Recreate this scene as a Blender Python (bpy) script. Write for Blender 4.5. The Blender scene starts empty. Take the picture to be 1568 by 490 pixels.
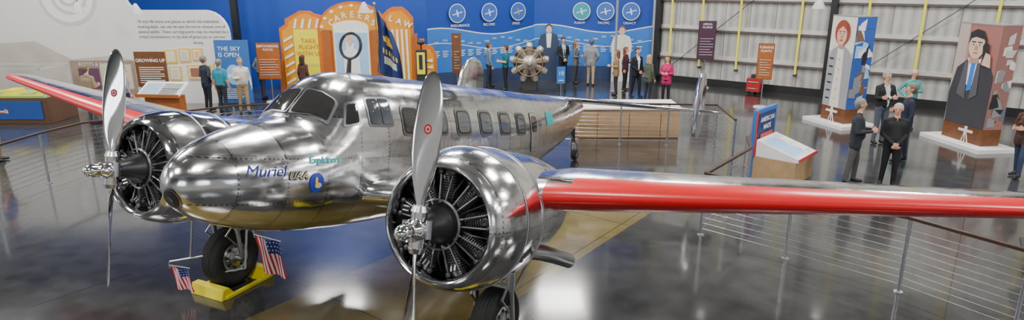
import bpy, bmesh, math, random
import numpy as np
from mathutils import Vector, Matrix
random.seed(4)
D2=bpy.data
COL=bpy.context.scene.collection

# ------------------------------------------------------------------ materials
MATS={}
def _new(name):
    m=D2.materials.new(name); m.use_nodes=True
    nt=m.node_tree; b=nt.nodes['Principled BSDF']
    return m,nt,b
def mat(name,col,rough=.5,metal=0.0,var=.08,scale=6.0,emit=0.0,coat=0.0,bump=0.0,alpha=1.0):
    if name in MATS: return MATS[name]
    m,nt,b=_new(name)
    b.inputs['Roughness'].default_value=rough
    b.inputs['Metallic'].default_value=metal
    if coat: b.inputs['Coat Weight'].default_value=coat; b.inputs['Coat Roughness'].default_value=.08
    tc=nt.nodes.new('ShaderNodeTexCoord'); nz=nt.nodes.new('ShaderNodeTexNoise')
    nz.inputs['Scale'].default_value=scale; nz.inputs['Detail'].default_value=3
    nt.links.new(tc.outputs['Object'],nz.inputs['Vector'])
    mx=nt.nodes.new('ShaderNodeMix'); mx.data_type='RGBA'
    lo=[max(0,c*(1-var)) for c in col[:3]]+[1]; hi=[min(1,c*(1+var)) for c in col[:3]]+[1]
    mx.inputs['A'].default_value=lo; mx.inputs['B'].default_value=hi
    nt.links.new(nz.outputs['Fac'],mx.inputs['Factor'])
    nt.links.new(mx.outputs['Result'],b.inputs['Base Color'])
    if emit:
        b.inputs['Emission Color'].default_value=(*col[:3],1); b.inputs['Emission Strength'].default_value=emit
    if bump:
        bp=nt.nodes.new('ShaderNodeBump'); bp.inputs['Strength'].default_value=bump; bp.inputs['Distance'].default_value=.01
        nt.links.new(nz.outputs['Fac'],bp.inputs['Height']); nt.links.new(bp.outputs['Normal'],b.inputs['Normal'])
    MATS[name]=m; return m
def hexc(h):
    h=h.lstrip('#'); out=[]
    for i in (0,2,4):
        c=int(h[i:i+2],16)/255; out.append(c/12.92 if c<=.04045 else ((c+.055)/1.055)**2.4)
    return tuple(out)
def hm(h,rough=.55,**k): return mat('paint_'+h+('_%d'%int(rough*100)),hexc(h),rough,**k)
def M(nt,op,a,b=None,c=None):
    n=nt.nodes.new('ShaderNodeMath'); n.operation=op
    for i,x in enumerate((a,b,c)):
        if x is None: continue
        if isinstance(x,(int,float)): n.inputs[i].default_value=x
        else: nt.links.new(x,n.inputs[i])
    return n.outputs[0]

def aluminium(name,pu=.46,pw=.42,rmin=.11,rmax=.26,base=(.90,.905,.915)):
    m,nt,b=_new(name); b.inputs['Metallic'].default_value=1
    tc=nt.nodes.new('ShaderNodeTexCoord'); sp=nt.nodes.new('ShaderNodeSeparateXYZ')
    nt.links.new(tc.outputs['Object'],sp.inputs[0])
    x,y,z=sp.outputs
    def fr(v,p): return M(nt,'FRACT',M(nt,'DIVIDE',v,p))
    def cell(v,p): return M(nt,'FLOOR',M(nt,'DIVIDE',v,p))
    fu=fr(y,pu); fw=fr(z,pw)
    lu=M(nt,'LESS_THAN',fu,.016/pu); lw=M(nt,'LESS_THAN',fw,.015/pw)
    du=M(nt,'LESS_THAN',fr(M(nt,'ADD',z,M(nt,'MULTIPLY',x,.8)),.04),.55)
    dw=M(nt,'LESS_THAN',fr(y,.04),.55)
    riv=M(nt,'MAXIMUM',M(nt,'MULTIPLY',lu,du),M(nt,'MULTIPLY',lw,dw))
    sm=M(nt,'MAXIMUM',M(nt,'LESS_THAN',M(nt,'ABSOLUTE',M(nt,'SUBTRACT',fu,.06)),.0035/pu),M(nt,'LESS_THAN',M(nt,'ABSOLUTE',M(nt,'SUBTRACT',fw,.07)),.003/pw))
    cv=nt.nodes.new('ShaderNodeCombineXYZ')
    nt.links.new(cell(y,pu),cv.inputs[0]); nt.links.new(cell(z,pw),cv.inputs[1]); nt.links.new(cell(x,.9),cv.inputs[2])
    wn=nt.nodes.new('ShaderNodeTexWhiteNoise'); nt.links.new(cv.outputs[0],wn.inputs['Vector'])
    nz=nt.nodes.new('ShaderNodeTexNoise'); nz.inputs['Scale'].default_value=2.8; nz.inputs['Detail'].default_value=2
    nt.links.new(tc.outputs['Object'],nz.inputs['Vector'])
    mp=nt.nodes.new('ShaderNodeMapping'); mp.inputs['Scale'].default_value=(6,2.2,16); nt.links.new(tc.outputs['Object'],mp.inputs[0])
    nf=nt.nodes.new('ShaderNodeTexNoise'); nf.inputs['Scale'].default_value=1.4; nf.inputs['Detail'].default_value=5
    nt.links.new(mp.outputs[0],nf.inputs['Vector'])
    mr=nt.nodes.new('ShaderNodeMapRange'); mr.inputs['From Min'].default_value=.3; mr.inputs['From Max'].default_value=.8
    mr.inputs['To Min'].default_value=rmin; mr.inputs['To Max'].default_value=rmax
    nt.links.new(M(nt,'ADD',M(nt,'MULTIPLY',nf.outputs['Fac'],.65),M(nt,'MULTIPLY',wn.outputs['Value'],.35)),mr.inputs['Value'])
    nt.links.new(mr.outputs[0],b.inputs['Roughness'])
    k=M(nt,'MULTIPLY',M(nt,'SUBTRACT',1.0,M(nt,'ADD',M(nt,'MULTIPLY',riv,.62),M(nt,'MULTIPLY',sm,.3))),M(nt,'ADD',.74,M(nt,'MULTIPLY',wn.outputs['Value'],.26)))
    mx=nt.nodes.new('ShaderNodeMix'); mx.data_type='RGBA'
    mx.inputs['A'].default_value=(.03,.03,.035,1); mx.inputs['B'].default_value=(*base,1)
    nt.links.new(k,mx.inputs['Factor']); nt.links.new(mx.outputs['Result'],b.inputs['Base Color'])
    bp=nt.nodes.new('ShaderNodeBump'); bp.inputs['Strength'].default_value=.30; bp.inputs['Distance'].default_value=.032
    h=M(nt,'ADD',M(nt,'ADD',nz.outputs['Fac'],M(nt,'MULTIPLY',nf.outputs['Fac'],.10)),M(nt,'MULTIPLY',wn.outputs['Value'],.04))
    nt.links.new(h,bp.inputs['Height']); nt.links.new(bp.outputs['Normal'],b.inputs['Normal'])
    return m
ALU=aluminium('polished_aluminium')
ALUC=aluminium('polished_aluminium_cowl',pu=.40,pw=.7,rmin=.08,rmax=.20)
CHROME=mat('chrome',(.90,.905,.91),.09,1,var=.02)
STEEL=mat('brushed_steel',(.55,.56,.58),.28,1,var=.1,scale=30)
DKMET=mat('dark_metal',(.09,.09,.095),.4,.7,var=.3,scale=20)
BLK=mat('black_paint',(.012,.012,.013),.45,var=.3)
RUB=mat('tire_rubber',(.018,.018,.018),.7,var=.3,scale=20,bump=.3)
REDP=mat('red_wing_paint',(.60,.006,.010),.33,var=.06,coat=.25)
GLASS=mat('dark_window_glass',(.022,.022,.022),.05,var=.3,coat=1)
GLASSL=mat('light_window_glass',(.06,.07,.08),.05,var=.5,coat=1,scale=3)
WHITE=mat('white_paint',(.80,.80,.79),.5,var=.03)

# ------------------------------------------------------------------ mesh builder
def frame(d):
    d=Vector(d).normalized()
    a=Vector((0,0,1)) if abs(d.z)<.9 else Vector((1,0,0))
    x=a.cross(d).normalized(); y=d.cross(x).normalized()
    return x,y,d
class MB:
    def __init__(s): s.V=[];s.F=[];s.I=[];s.S=[];s.mats=[]
    def mi(s,m):
        if m not in s.mats: s.mats.append(m)
        return s.mats.index(m)
    def add(s,V,F,m,smooth=False):
        o=len(s.V); s.V.extend([tuple(v) for v in V]); i=s.mi(m)
        for f in F: s.F.append([a+o for a in f]); s.I.append(i); s.S.append(smooth)
    def obox(s,o,ax,ay,az,m):
        o=Vector(o);ax=Vector(ax);ay=Vector(ay);az=Vector(az)
        V=[o,o+ax,o+ax+ay,o+ay,o+az,o+ax+az,o+ax+ay+az,o+ay+az]
        s.add(V,[(0,3,2,1),(4,5,6,7),(0,1,5,4),(1,2,6,5),(2,3,7,6),(3,0,4,7)],m)
    def box(s,c,sz,m,rz=0.0):
        R=Matrix.Rotation(rz,3,'Z'); c=Vector(c)
        ax=R@Vector((sz[0],0,0));ay=R@Vector((0,sz[1],0));az=Vector((0,0,sz[2]))
        s.obox(c-ax/2-ay/2-az/2,ax,ay,az,m)
    def loft(s,rings,m,smooth=True,cap=True,close=True):
        n=len(rings[0]); V=[p for r in rings for p in r]; F=[]
        for i in range(len(rings)-1):
            for j in range(n if close else n-1):
                k=(j+1)%n
                F.append((i*n+j,i*n+k,(i+1)*n+k,(i+1)*n+j))
        if cap: F.append(tuple(range(n-1,-1,-1))); F.append(tuple((len(rings)-1)*n+j for j in range(n)))
        s.add(V,F,m,smooth)
    def cyl(s,p0,p1,r0,r1,m,seg=14,smooth=True,cap=True):
        p0=Vector(p0);p1=Vector(p1);x,y,d=frame(p1-p0)
        rg=[]
        for p,r in((p0,r0),(p1,r1)):
            rg.append([p+x*r*math.cos(2*math.pi*j/seg)+y*r*math.sin(2*math.pi*j/seg) for j in range(seg)])
        s.loft(rg,m,smooth,cap)
    def lathe(s,prof,o,axis,m,seg=40,cap=False,smooth=True):
        o=Vector(o);x,y,d=frame(axis);rg=[]
        for a,r in prof:
            rg.append([o+d*a+x*r*math.cos(2*math.pi*j/seg)+y*r*math.sin(2*math.pi*j/seg) for j in range(seg)])
        s.loft(rg,m,smooth,cap)
    def tube(s,pts,r,m,seg=8,closed=False):
        pts=[Vector(p) for p in pts]; rg=[]; n=len(pts); px=None
        for i in range(n):
            a=pts[(i-1)%n] if (i>0 or closed) else pts[i]; b=pts[(i+1)%n] if (i<n-1 or closed) else pts[i]
            d=(b-a).normalized()
            if px is None: px,_,_=frame(d)
            px=(px-d*px.dot(d)).normalized(); py=d.cross(px)
            rr=r[i] if isinstance(r,(list,tuple)) else r
            rg.append([pts[i]+px*rr*math.cos(2*math.pi*j/seg)+py*rr*math.sin(2*math.pi*j/seg) for j in range(seg)])
        if closed: rg.append(rg[0])
        s.loft(rg,m,True,not closed)
    def ball(s,c,r,m,seg=12):
        if isinstance(r,(int,float)): r=(r,r,r)
        c=Vector(c);rg=[]
        for i in range(1,seg//2+3):
            t=math.pi*i/(seg//2+3)
            rg.append([c+Vector((r[0]*math.sin(t)*math.cos(2*math.pi*j/seg),r[1]*math.sin(t)*math.sin(2*math.pi*j/seg),r[2]*math.cos(t))) for j in range(seg)])
        s.loft(rg,m,True,True)
    def prism(s,poly,o,ex,ey,th,m):
        o=Vector(o);ex=Vector(ex);ey=Vector(ey);n=ex.cross(ey).normalized()*th
        A=[o+ex*p[0]+ey*p[1] for p in poly]; k=len(A)
        V=A+[a+n for a in A]
        F=[tuple(range(k-1,-1,-1)),tuple(range(k,2*k))]+[(i,(i+1)%k,(i+1)%k+k,i+k) for i in range(k)]
        s.add(V,F,m)
    def build(s,name,parent=None,bevel=0,recalc=True,mw=None):
        me=D2.meshes.new(name); me.from_pydata(s.V,[],s.F)
        for m in s.mats: me.materials.append(m)
        me.polygons.foreach_set('material_index',s.I); me.polygons.foreach_set('use_smooth',s.S)
        if recalc:
            bm=bmesh.new(); bm.from_mesh(me); bmesh.ops.recalc_face_normals(bm,faces=bm.faces); bm.to_mesh(me); bm.free()
        try: me.set_sharp_from_angle(angle=math.radians(42))
        except Exception: pass
        me.update()
        ob=D2.objects.new(name,me); COL.objects.link(ob)
        if parent: ob.parent=parent
        if mw is not None: ob.matrix_parent_inverse=mw
        if bevel:
            b=ob.modifiers.new('bevel','BEVEL'); b.width=bevel; b.segments=2; b.limit_method='ANGLE'; b.angle_limit=math.radians(50)
        return ob
def empty(name,loc=(0,0,0)):
    e=D2.objects.new(name,None); e.location=loc; COL.objects.link(e); return e

def text_geo(body,size,align='LEFT',shear=0.0,space=1.0,bold=0.0):
    cu=D2.curves.new('txt','FONT'); cu.body=body; cu.size=size; cu.align_x=align; cu.shear=shear; cu.space_line=space
    cu.resolution_u=3; cu.offset=bold
    ob=D2.objects.new('txt',cu); COL.objects.link(ob)
    dg=bpy.context.evaluated_depsgraph_get()
    me=D2.meshes.new_from_object(ob.evaluated_get(dg))
    V=[tuple(v.co) for v in me.vertices]; F=[tuple(p.vertices) for p in me.polygons]
    D2.objects.remove(ob); D2.curves.remove(cu); D2.meshes.remove(me)
    return V,F
class Board:
    """flat printed graphic on a real surface"""
    def __init__(s,mb,o,ex,ey,step=.003):
        s.mb=mb;s.o=Vector(o);s.ex=Vector(ex).normalized();s.ey=Vector(ey).normalized();s.n=s.ex.cross(s.ey).normalized();s.k=1;s.st=step
    def pt(s,x,y,dz=0): return s.o+s.ex*x+s.ey*y+s.n*(s.k*s.st+dz)
    def poly(s,P,m):
        s.mb.add([s.pt(*p) for p in P],[tuple(range(len(P)))],m); s.k+=1
    def rect(s,x0,y0,x1,y1,m): s.poly([(x0,y0),(x1,y0),(x1,y1),(x0,y1)],m)
    def ell(s,cx,cy,rx,ry,m,seg=28,a0=0,a1=2*math.pi):
        s.poly([(cx+rx*math.cos(a0+(a1-a0)*i/seg),cy+ry*math.sin(a0+(a1-a0)*i/seg)) for i in range(seg+(0 if a1-a0>6.2 else 1))],m)
    def ring(s,cx,cy,r0,r1,m,seg=32,sy=1):
        V=[];F=[]
        for i in range(seg):
            a=2*math.pi*i/seg
            V+= [s.pt(cx+r0*math.cos(a),cy+sy*r0*math.sin(a)),s.pt(cx+r1*math.cos(a),cy+sy*r1*math.sin(a))]
            j=(i+1)%seg; F.append((2*i,2*i+1,2*j+1,2*j))
        s.mb.add(V,F,m); s.k+=1
    def text(s,t,x,y,size,m,align='LEFT',rot=0,**kw):
        V,F=text_geo(t,size,align,**kw); c,sn=math.cos(rot),math.sin(rot)
        s.mb.add([s.pt(x+v[0]*c-v[1]*sn,y+v[0]*sn+v[1]*c) for v in V],F,m); s.k+=1

# ------------------------------------------------------------------ camera
cam=D2.cameras.new('camera'); cam.lens=36*1204.1/1920; cam.sensor_width=36; cam.clip_end=200
co=D2.objects.new('camera',cam); COL.objects.link(co)
co.location=(0,0,4.13); co.rotation_euler=(math.pi/2-.2738,0,0)
bpy.context.scene.camera=co

# ------------------------------------------------------------------ room
def floor_mat():
    m,nt,b=_new('polished_concrete')
    tc=nt.nodes.new('ShaderNodeTexCoord'); sp=nt.nodes.new('ShaderNodeSeparateXYZ'); nt.links.new(tc.outputs['Object'],sp.inputs[0])
    x,y=sp.outputs[0],sp.outputs[1]
    def nz(sc,det=5):
        n=nt.nodes.new('ShaderNodeTexNoise'); n.inputs['Scale'].default_value=sc; n.inputs['Detail'].default_value=det
        nt.links.new(tc.outputs['Object'],n.inputs['Vector']); return n.outputs['Fac']
    n1=nz(.5);n2=nz(3.5);n3=nz(.22,3)
    f=M(nt,'ADD',M(nt,'MULTIPLY',n1,.6),M(nt,'MULTIPLY',n2,.4))
    cr=nt.nodes.new('ShaderNodeValToRGB'); nt.links.new(f,cr.inputs[0])
    e=cr.color_ramp.elements; e[0].position=.32;e[0].color=(.016,.0165,.017,1);e[1].position=.70;e[1].color=(.070,.070,.070,1)
    cb=nt.nodes.new('ShaderNodeValToRGB'); nt.links.new(f,cb.inputs[0])
    e=cb.color_ramp.elements; e[0].position=.3;e[0].color=(.090,.068,.016,1);e[1].position=.7;e[1].color=(.20,.155,.055,1)
    nn=M(nt,'SUBTRACT',M(nt,'MULTIPLY',x,.8),M(nt,'MULTIPLY',y,.6))
    tt=M(nt,'ADD',M(nt,'MULTIPLY',x,.6),M(nt,'MULTIPLY',y,.8))
    band=M(nt,'MULTIPLY',M(nt,'MULTIPLY',M(nt,'GREATER_THAN',nn,-7.05),M(nt,'LESS_THAN',nn,-4.63)),M(nt,'LESS_THAN',tt,11.6))
    mx=nt.nodes.new('ShaderNodeMix'); mx.data_type='RGBA'; nt.links.new(band,mx.inputs['Factor'])
    nt.links.new(cr.outputs[0],mx.inputs['A']); nt.links.new(cb.outputs[0],mx.inputs['B'])
    j1=M(nt,'LESS_THAN',M(nt,'FRACT',M(nt,'DIVIDE',nn,4.8)),.0035); j2=M(nt,'LESS_THAN',M(nt,'FRACT',M(nt,'DIVIDE',tt,4.8)),.0035)
    jj=M(nt,'MAXIMUM',j1,j2)
    m2=nt.nodes.new('ShaderNodeMix'); m2.data_type='RGBA'; m2.inputs['B'].default_value=(.01,.01,.01,1)
    nt.links.new(M(nt,'MULTIPLY',jj,.8),m2.inputs['Factor']); nt.links.new(mx.outputs['Result'],m2.inputs['A'])
    nt.links.new(m2.outputs['Result'],b.inputs['Base Color'])
    mr=nt.nodes.new('ShaderNodeMapRange'); mr.inputs['From Min'].default_value=.3;mr.inputs['From Max'].default_value=.7
    mr.inputs['To Min'].default_value=.09; mr.inputs['To Max'].default_value=.22
    nt.links.new(M(nt,'ADD',M(nt,'MULTIPLY',n1,.5),M(nt,'MULTIPLY',n3,.5)),mr.inputs['Value']); nt.links.new(mr.outputs[0],b.inputs['Roughness'])
    b.inputs['Coat Weight'].default_value=.40; b.inputs['Coat Roughness'].default_value=.08
    return m
FP=[(-22,-9),(31,-9),(31,7.4),(5.9,27.5),(.95,28.0),(-3.3,25.3),(-22,25.3)]
mb=MB(); mb.prism(FP,(0,0,-.1),(1,0,0),(0,1,0),.1,floor_mat()); mb.build('floor')
CE=mat('ceiling_deck',(.26,.262,.265),.8,var=.25,scale=1.5)
mb=MB(); mb.prism(FP,(0,0,9),(1,0,0),(0,1,0),.1,CE); mb.build('ceiling')
BLUE=mat('blue_wall_paint',(.008,.055,.34),.5,var=.05)
BLUE2=mat('blue_wall_paint_light',(.03,.17,.56),.5,var=.12,scale=1.2)
def wall(name,a,b,m,h=9.0,th=.15):
    a=Vector((*a,0));b=Vector((*b,0));d=b-a; n=Vector((d.y,-d.x,0)).normalized()*th
    mb=MB(); mb.obox(a,d,-n,(0,0,h),m); return mb
def corr_mat():
    m,nt,b=_new('corrugated_wall_panels')
    tc=nt.nodes.new('ShaderNodeTexCoord'); sp=nt.nodes.new('ShaderNodeSeparateXYZ'); nt.links.new(tc.outputs['Object'],sp.inputs[0])
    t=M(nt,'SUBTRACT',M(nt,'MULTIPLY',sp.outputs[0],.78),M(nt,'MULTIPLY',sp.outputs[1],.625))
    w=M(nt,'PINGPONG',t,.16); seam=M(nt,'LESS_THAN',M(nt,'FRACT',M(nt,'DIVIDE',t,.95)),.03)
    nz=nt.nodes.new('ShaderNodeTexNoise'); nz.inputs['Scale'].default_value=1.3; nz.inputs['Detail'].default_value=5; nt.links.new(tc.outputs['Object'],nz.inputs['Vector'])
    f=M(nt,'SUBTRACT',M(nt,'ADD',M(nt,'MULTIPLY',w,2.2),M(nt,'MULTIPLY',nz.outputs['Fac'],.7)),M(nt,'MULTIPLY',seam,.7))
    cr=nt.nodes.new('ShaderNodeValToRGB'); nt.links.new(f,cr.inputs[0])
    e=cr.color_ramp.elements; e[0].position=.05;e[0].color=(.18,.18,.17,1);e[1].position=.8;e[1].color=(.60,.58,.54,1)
    nt.links.new(cr.outputs[0],b.inputs['Base Color']); b.inputs['Roughness'].default_value=.45
    bp=nt.nodes.new('ShaderNodeBump'); bp.inputs['Strength'].default_value=.8; bp.inputs['Distance'].default_value=.05
    nt.links.new(w,bp.inputs['Height']); nt.links.new(bp.outputs['Normal'],b.inputs['Normal'])
    return m
w=wall('wall_back',(-22,25.3),(-3.3,25.3),BLUE); w.build('wall_back')
w=wall('wall_back_angled',(-3.3,25.3),(.95,28.0),BLUE); w.build('wall_back_angled')
w=wall('wall_back_exhibit',(.95,28.0),(5.9,27.5),BLUE); w.build('wall_back_exhibit')
w=wall('wall_right',(5.9,27.5),(31,7.4),corr_mat()); w.build('wall_right')
w=wall('wall_right_end',(31,7.4),(31,-9),WHITE); w.build('wall_right_end')
GREYW=mat('grey_wall_paint',(.46,.46,.455),.6,var=.1,scale=.6)
w=wall('wall_front',(31,-9),(-22,-9),GREYW); w.build('wall_front')
w=wall('wall_left',(-22,-9),(-22,25.3),GREYW); w.build('wall_left')
WIN=mat('daylight_glazing',(.86,.93,1.0),.3,emit=4.5,var=.02)
n=0
for (o,ex,L) in (((-21.98,0,0),(0,1,0),5.0),((-21.98,9,0),(0,1,0),5.0),((-12,-8.98,0),(1,0,0),6.0),((2,-8.98,0),(1,0,0),6.0),((14,-8.98,0),(1,0,0),6.0)):
    n+=1; mb=MB(); ex=Vector(ex)
    if n<=2: nn=Vector((1,0,0))
    else: nn=Vector((0,1,0))
    for i in range(4):
        mb.obox(Vector(o)+ex*(L/4*i+.05)+Vector((0,0,4.6)),ex*(L/4-.1),nn*.03,(0,0,2.9),WIN)
    for i in range(5): mb.obox(Vector(o)+ex*(L/4*i-.05)+Vector((0,0,4.5)),ex*.1,nn*.08,(0,0,3.1),DKMET)
    for z in(4.5,5.95,7.5): mb.obox(Vector(o)+ex*-.05+Vector((0,0,z)),ex*(L+.1),nn*.08,(0,0,.1),DKMET)
    mb.build('window_%d'%n)
wd=Vector((.7806,-.6250,0)); wn=Vector((-.6250,-.7806,0)); W0=Vector((5.9,27.5,0))
mb=MB()
GIRT=mat('girt_steel',(.13,.10,.09),.5,.4,var=.2)
SILV=mat('insulation_foil',(.72,.71,.68),.3,.35,var=.15,scale=2,bump=.4)
for z in (1.0,2.15,3.3,4.5,6.0,7.4):
    mb.obox(W0+wd*.2+Vector((0,0,z)),wd*31.5,wn*.14,(0,0,.07),GIRT)
    mb.obox(W0+wd*.2+Vector((0,0,z+.07)),wd*31.5,wn*.05,(0,0,.13),SILV)
for t in (.25,6.9,13.6,20.4,27):
    mb.obox(W0+wd*t,wd*.2,wn*.3,(0,0,9),BLK)
for t in (.25,6.9,13.6):
    mb.cyl(W0+wd*(t+.2)+wn*.18+Vector((0,0,.2)),W0+wd*(t+6.5)+wn*.18+Vector((0,0,5.6)),.014,.014,DKMET)
mb.obox(W0+wd*.1,wd*31.8,wn*.06,(0,0,.28),BLK)
mb.build('trim_1')
YEL=mat('yellow_webbing',(.85,.78,.02),.5,var=.08)
mb=MB()
for t in (.9,2.2,3.7,5.9,8.05,9.65,11.6,13.4,15.6):
    mb.obox(W0+wd*t+wn*.2+Vector((0,0,.75)),wd*.08,wn*.012,(0,0,8.2),YEL)
    mb.obox(W0+wd*(t-.02)+wn*.05+Vector((0,0,.68)),wd*.11,wn*.17,(0,0,.09),DKMET)
mb.build('yellow_tie_down_straps')

# lights
def area(name,loc,sx,sy,e,col=(1,1,1),rot=(0,0,0)):
    l=D2.lights.new(name,'AREA'); l.shape='RECTANGLE'; l.size=sx; l.size_y=sy; l.energy=e; l.color=col
    o=D2.objects.new(name,l); o.location=loc; o.rotation_euler=rot; COL.objects.link(o); return o
for (x,y) in ((-16,2),(-9,2),(-2,2),(6,2),(14,2),(22,2),(-16,10),(-9,10),(-2,10),(5.5,10),(13,9),(22,7),(-16,18),(-9,18.5),(-2,18.5),(4.5,18.5),(10.5,16.5),(2,24),(-7,23)):
    area('ceiling_light_panel',(x,y,8.6),1.8,1.8,530,(1,.975,.94))
mb=MB()
LAMP=mat('lamp_lens',(1,.97,.9),.3,emit=30,var=.01)
for i in range(9):
    for j in range(6):
        x=-17+i*4.4+(j%2)*2.2; y=1.5+j*4.1
        if x>5.9 and y>27.0-(x-5.9)*.8: continue
        mb.cyl((x,y,8.2),(x,y,8.5),.13,.13,BLK,12); mb.cyl((x,y,8.185),(x,y,8.2),.1,.1,LAMP,12); mb.cyl((x,y,8.5),(x,y,9),.015,.015,BLK,6)
mb.build('track_spotlights')
mb=MB()
for j in range(8): mb.box((4 if j<4 else -2,-6+j*4.1,8.8),(50 if j<4 else 24,.22,.3),DKMET)
mb.build('trim_2')
# ------------------------------------------------------------------ AIRPLANE
psi,al=.4499,.2094
Lv=Vector((math.cos(psi),-math.sin(psi),0)); Av=Vector((math.sin(psi)*math.cos(al),math.cos(psi)*math.cos(al),-math.sin(al)))
Wv=Vector((math.sin(psi)*math.sin(al),math.cos(psi)*math.sin(al),math.cos(al)))
plane=empty('airplane')
plane.matrix_world=Matrix(((Lv.x,Av.x,Wv.x,-2.6761),(Lv.y,Av.y,Wv.y,6.0828),(Lv.z,Av.z,Wv.z,2.0535),(0,0,0,1)))
PINV=plane.matrix_world.inverted()
ST=np.array([
(-.86,.02,.19,.15,.17,2.0),(-.84,.10,.27,.07,.17,2.0),(-.78,.20,.37,-.03,.17,2.0),(-.65,.31,.48,-.13,.17,2.0),(-.45,.42,.58,-.22,.17,2.0),
(-.15,.53,.68,-.31,.18,2.05),(.15,.60,.75,-.37,.20,2.1),(.45,.65,.81,-.41,.22,2.15),(.62,.67,.97,-.425,.25,2.2),(.78,.685,1.13,-.43,.27,2.25),
(.95,.70,1.25,-.44,.3,2.3),(1.2,.71,1.33,-.45,.32,2.35),(1.6,.72,1.35,-.45,.33,2.4),(3.0,.72,1.36,-.45,.33,2.4),(4.5,.71,1.37,-.38,.36,2.4),
(5.6,.66,1.38,-.22,.43,2.35),(6.6,.56,1.38,.0,.55,2.3),(7.6,.44,1.38,.22,.7,2.2),(8.6,.30,1.38,.46,.9,2.1),(9.3,.18,1.37,.72,1.05,2.0),(9.9,.07,1.32,1.05,1.18,2.0),(10.08,.01,1.2,1.17,1.19,2.0)])
def herm(xs,ys,x):
    x=min(max(x,xs[0]),xs[-1]); i=int(min(max(np.searchsorted(xs,x)-1,0),len(xs)-2))
    def sl(k):
        if k<=0 or k>=len(xs)-1:
            k2=min(max(k,0),len(xs)-2); return (ys[k2+1]-ys[k2])/(xs[k2+1]-xs[k2]) if k<=0 else (ys[-1]-ys[-2])/(xs[-1]-xs[-2])
        a=(ys[k]-ys[k-1])/(xs[k]-xs[k-1]); b=(ys[k+1]-ys[k])/(xs[k+1]-xs[k])
        return 0 if a*b<=0 else 2*a*b/(a+b)
    h=xs[i+1]-xs[i]; t=(x-xs[i])/h
    return ((1+2*t)*(1-t)**2*ys[i]+t*(1-t)**2*h*sl(i)+t*t*(3-2*t)*ys[i+1]+t*t*(t-1)*h*sl(i+1))
def sec(u): return [herm(ST[:,0],ST[:,k],u) for k in range(1,6)]
def side_v(u,w):
    hw,tp,bt,wc,n=sec(u); hh=(tp-wc) if w>wc else (wc-bt)
    return hw*max(0,1-abs((w-wc)/hh)**n)**(1/n)
def top_w(u,v):
    hw,tp,bt,wc,n=sec(u); return wc+(tp-wc)*max(0,1-abs(v/hw)**n)**(1/n)
us=list(np.linspace(-.86,-.6,9))+list(np.linspace(-.5,1.6,32))+list(np.linspace(1.8,10.08,40))
rings=[]
NS=64
for u in us:
    hw,tp,bt,wc,n=sec(u); r=[]
    for j in range(NS):
        a=2*math.pi*j/NS; c,s_=math.cos(a),math.sin(a)
        v=hw*math.copysign(abs(c)**(2/n),c); hh=(tp-wc) if s_>0 else (wc-bt)
        r.append((v,u,wc+hh*math.copysign(abs(s_)**(2/n),s_)))
    rings.append(r)
mb=MB(); mb.loft(rings,ALU,True,True); mb.build('fuselage',plane)
def patch(mb,fn,corners,m,off,mexp=5.0,rings_=5,seg=36):
    C=[Vector((c[0],c[1])) for c in corners]
    V=[];F=[]
    def bil(s,t):
        s=(s+1)/2;t=(t+1)/2
        p=C[0]*(1-s)*(1-t)+C[1]*s*(1-t)+C[2]*s*t+C[3]*(1-s)*t
        P=fn(p.x,p.y); e=.004; n=(fn(p.x+e,p.y)-P).cross(fn(p.x,p.y+e)-P)
        n.normalize()
        if n.dot(P-Vector((0,P.y,.45)))<0: n=-n
        return P+n*off
    V.append(bil(0,0))
    for i in range(1,rings_+1):
        rr=i/rings_
        for j in range(seg):
            a=2*math.pi*j/seg; c,s_=math.cos(a),math.sin(a)
            V.append(bil(rr*math.copysign(abs(c)**(2/mexp),c),rr*math.copysign(abs(s_)**(2/mexp),s_)))
    for j in range(seg): F.append((0,1+j,1+(j+1)%seg))
    for i in range(rings_-1):
        for j in range(seg):
            a=1+i*seg+j;b=1+i*seg+(j+1)%seg; F.append((a,b,b+seg,a+seg))
    mb.add(V,F,m,True)
def fport(u,w): return Vector((side_v(u,w),u,w))
def fstar(u,w): return Vector((-side_v(u,w),u,w))
def ftop(u,v): return Vector((v,u,top_w(u,v)))
FRM=mat('window_frame_metal',(.30,.31,.33),.3,1,var=.1)
mb=MB()
def qrect(u,w,du,dw): return [(u-du,w-dw),(u+du,w-dw),(u+du,w+dw),(u-du,w+dw)]
for u in (1.86,2.5,3.13,3.8,4.46,5.10):
    for f in (fport,fstar):
        patch(mb,f,qrect(u,.84,.205,.185),FRM,.006,5); patch(mb,f,qrect(u,.84,.175,.155),BLK,.009,5); patch(mb,f,qrect(u,.84,.155,.135),GLASSL if u>2 else GLASS,.012,5)
for f in (fport,fstar):
    patch(mb,f,qrect(5.72,.70,.19,.34),FRM,.006,6); patch(mb,f,qrect(5.72,.70,.18,.33),ALU,.009,6); patch(mb,f,qrect(5.72,.84,.12,.14),GLASS,.013,5)
mb.build('cabin_windows',plane,recalc=False)
mb=MB()
for sg,f in ((1,fport),(-1,fstar)):
    patch(mb,ftop,[(.495,.015*sg),(.765,.015*sg),(.80,.44*sg),(.585,.49*sg)],FRM,.006,12)
    patch(mb,ftop,[(.51,.035*sg),(.75,.035*sg),(.78,.41*sg),(.60,.455*sg)],GLASS,.012,10)
    patch(mb,f,[(.72,.74),(.96,.78),(.99,1.03),(.84,1.0)],FRM,.006,8); patch(mb,f,[(.76,.77),(.93,.80),(.96,1.0),(.86,.98)],GLASS,.012,8)
    patch(mb,f,[(1.06,.76),(1.50,.76),(1.50,1.10),(1.09,1.08)],FRM,.006,9); patch(mb,f,[(1.095,.79),(1.28,.79),(1.28,1.065),(1.115,1.055)],GLASSL,.012,9); patch(mb,f,[(1.295,.79),(1.47,.79),(1.47,1.07),(1.295,1.07)],GLASSL,.012,9)
mb.build('cockpit_windows',plane,recalc=False)
mb=MB()
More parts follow.
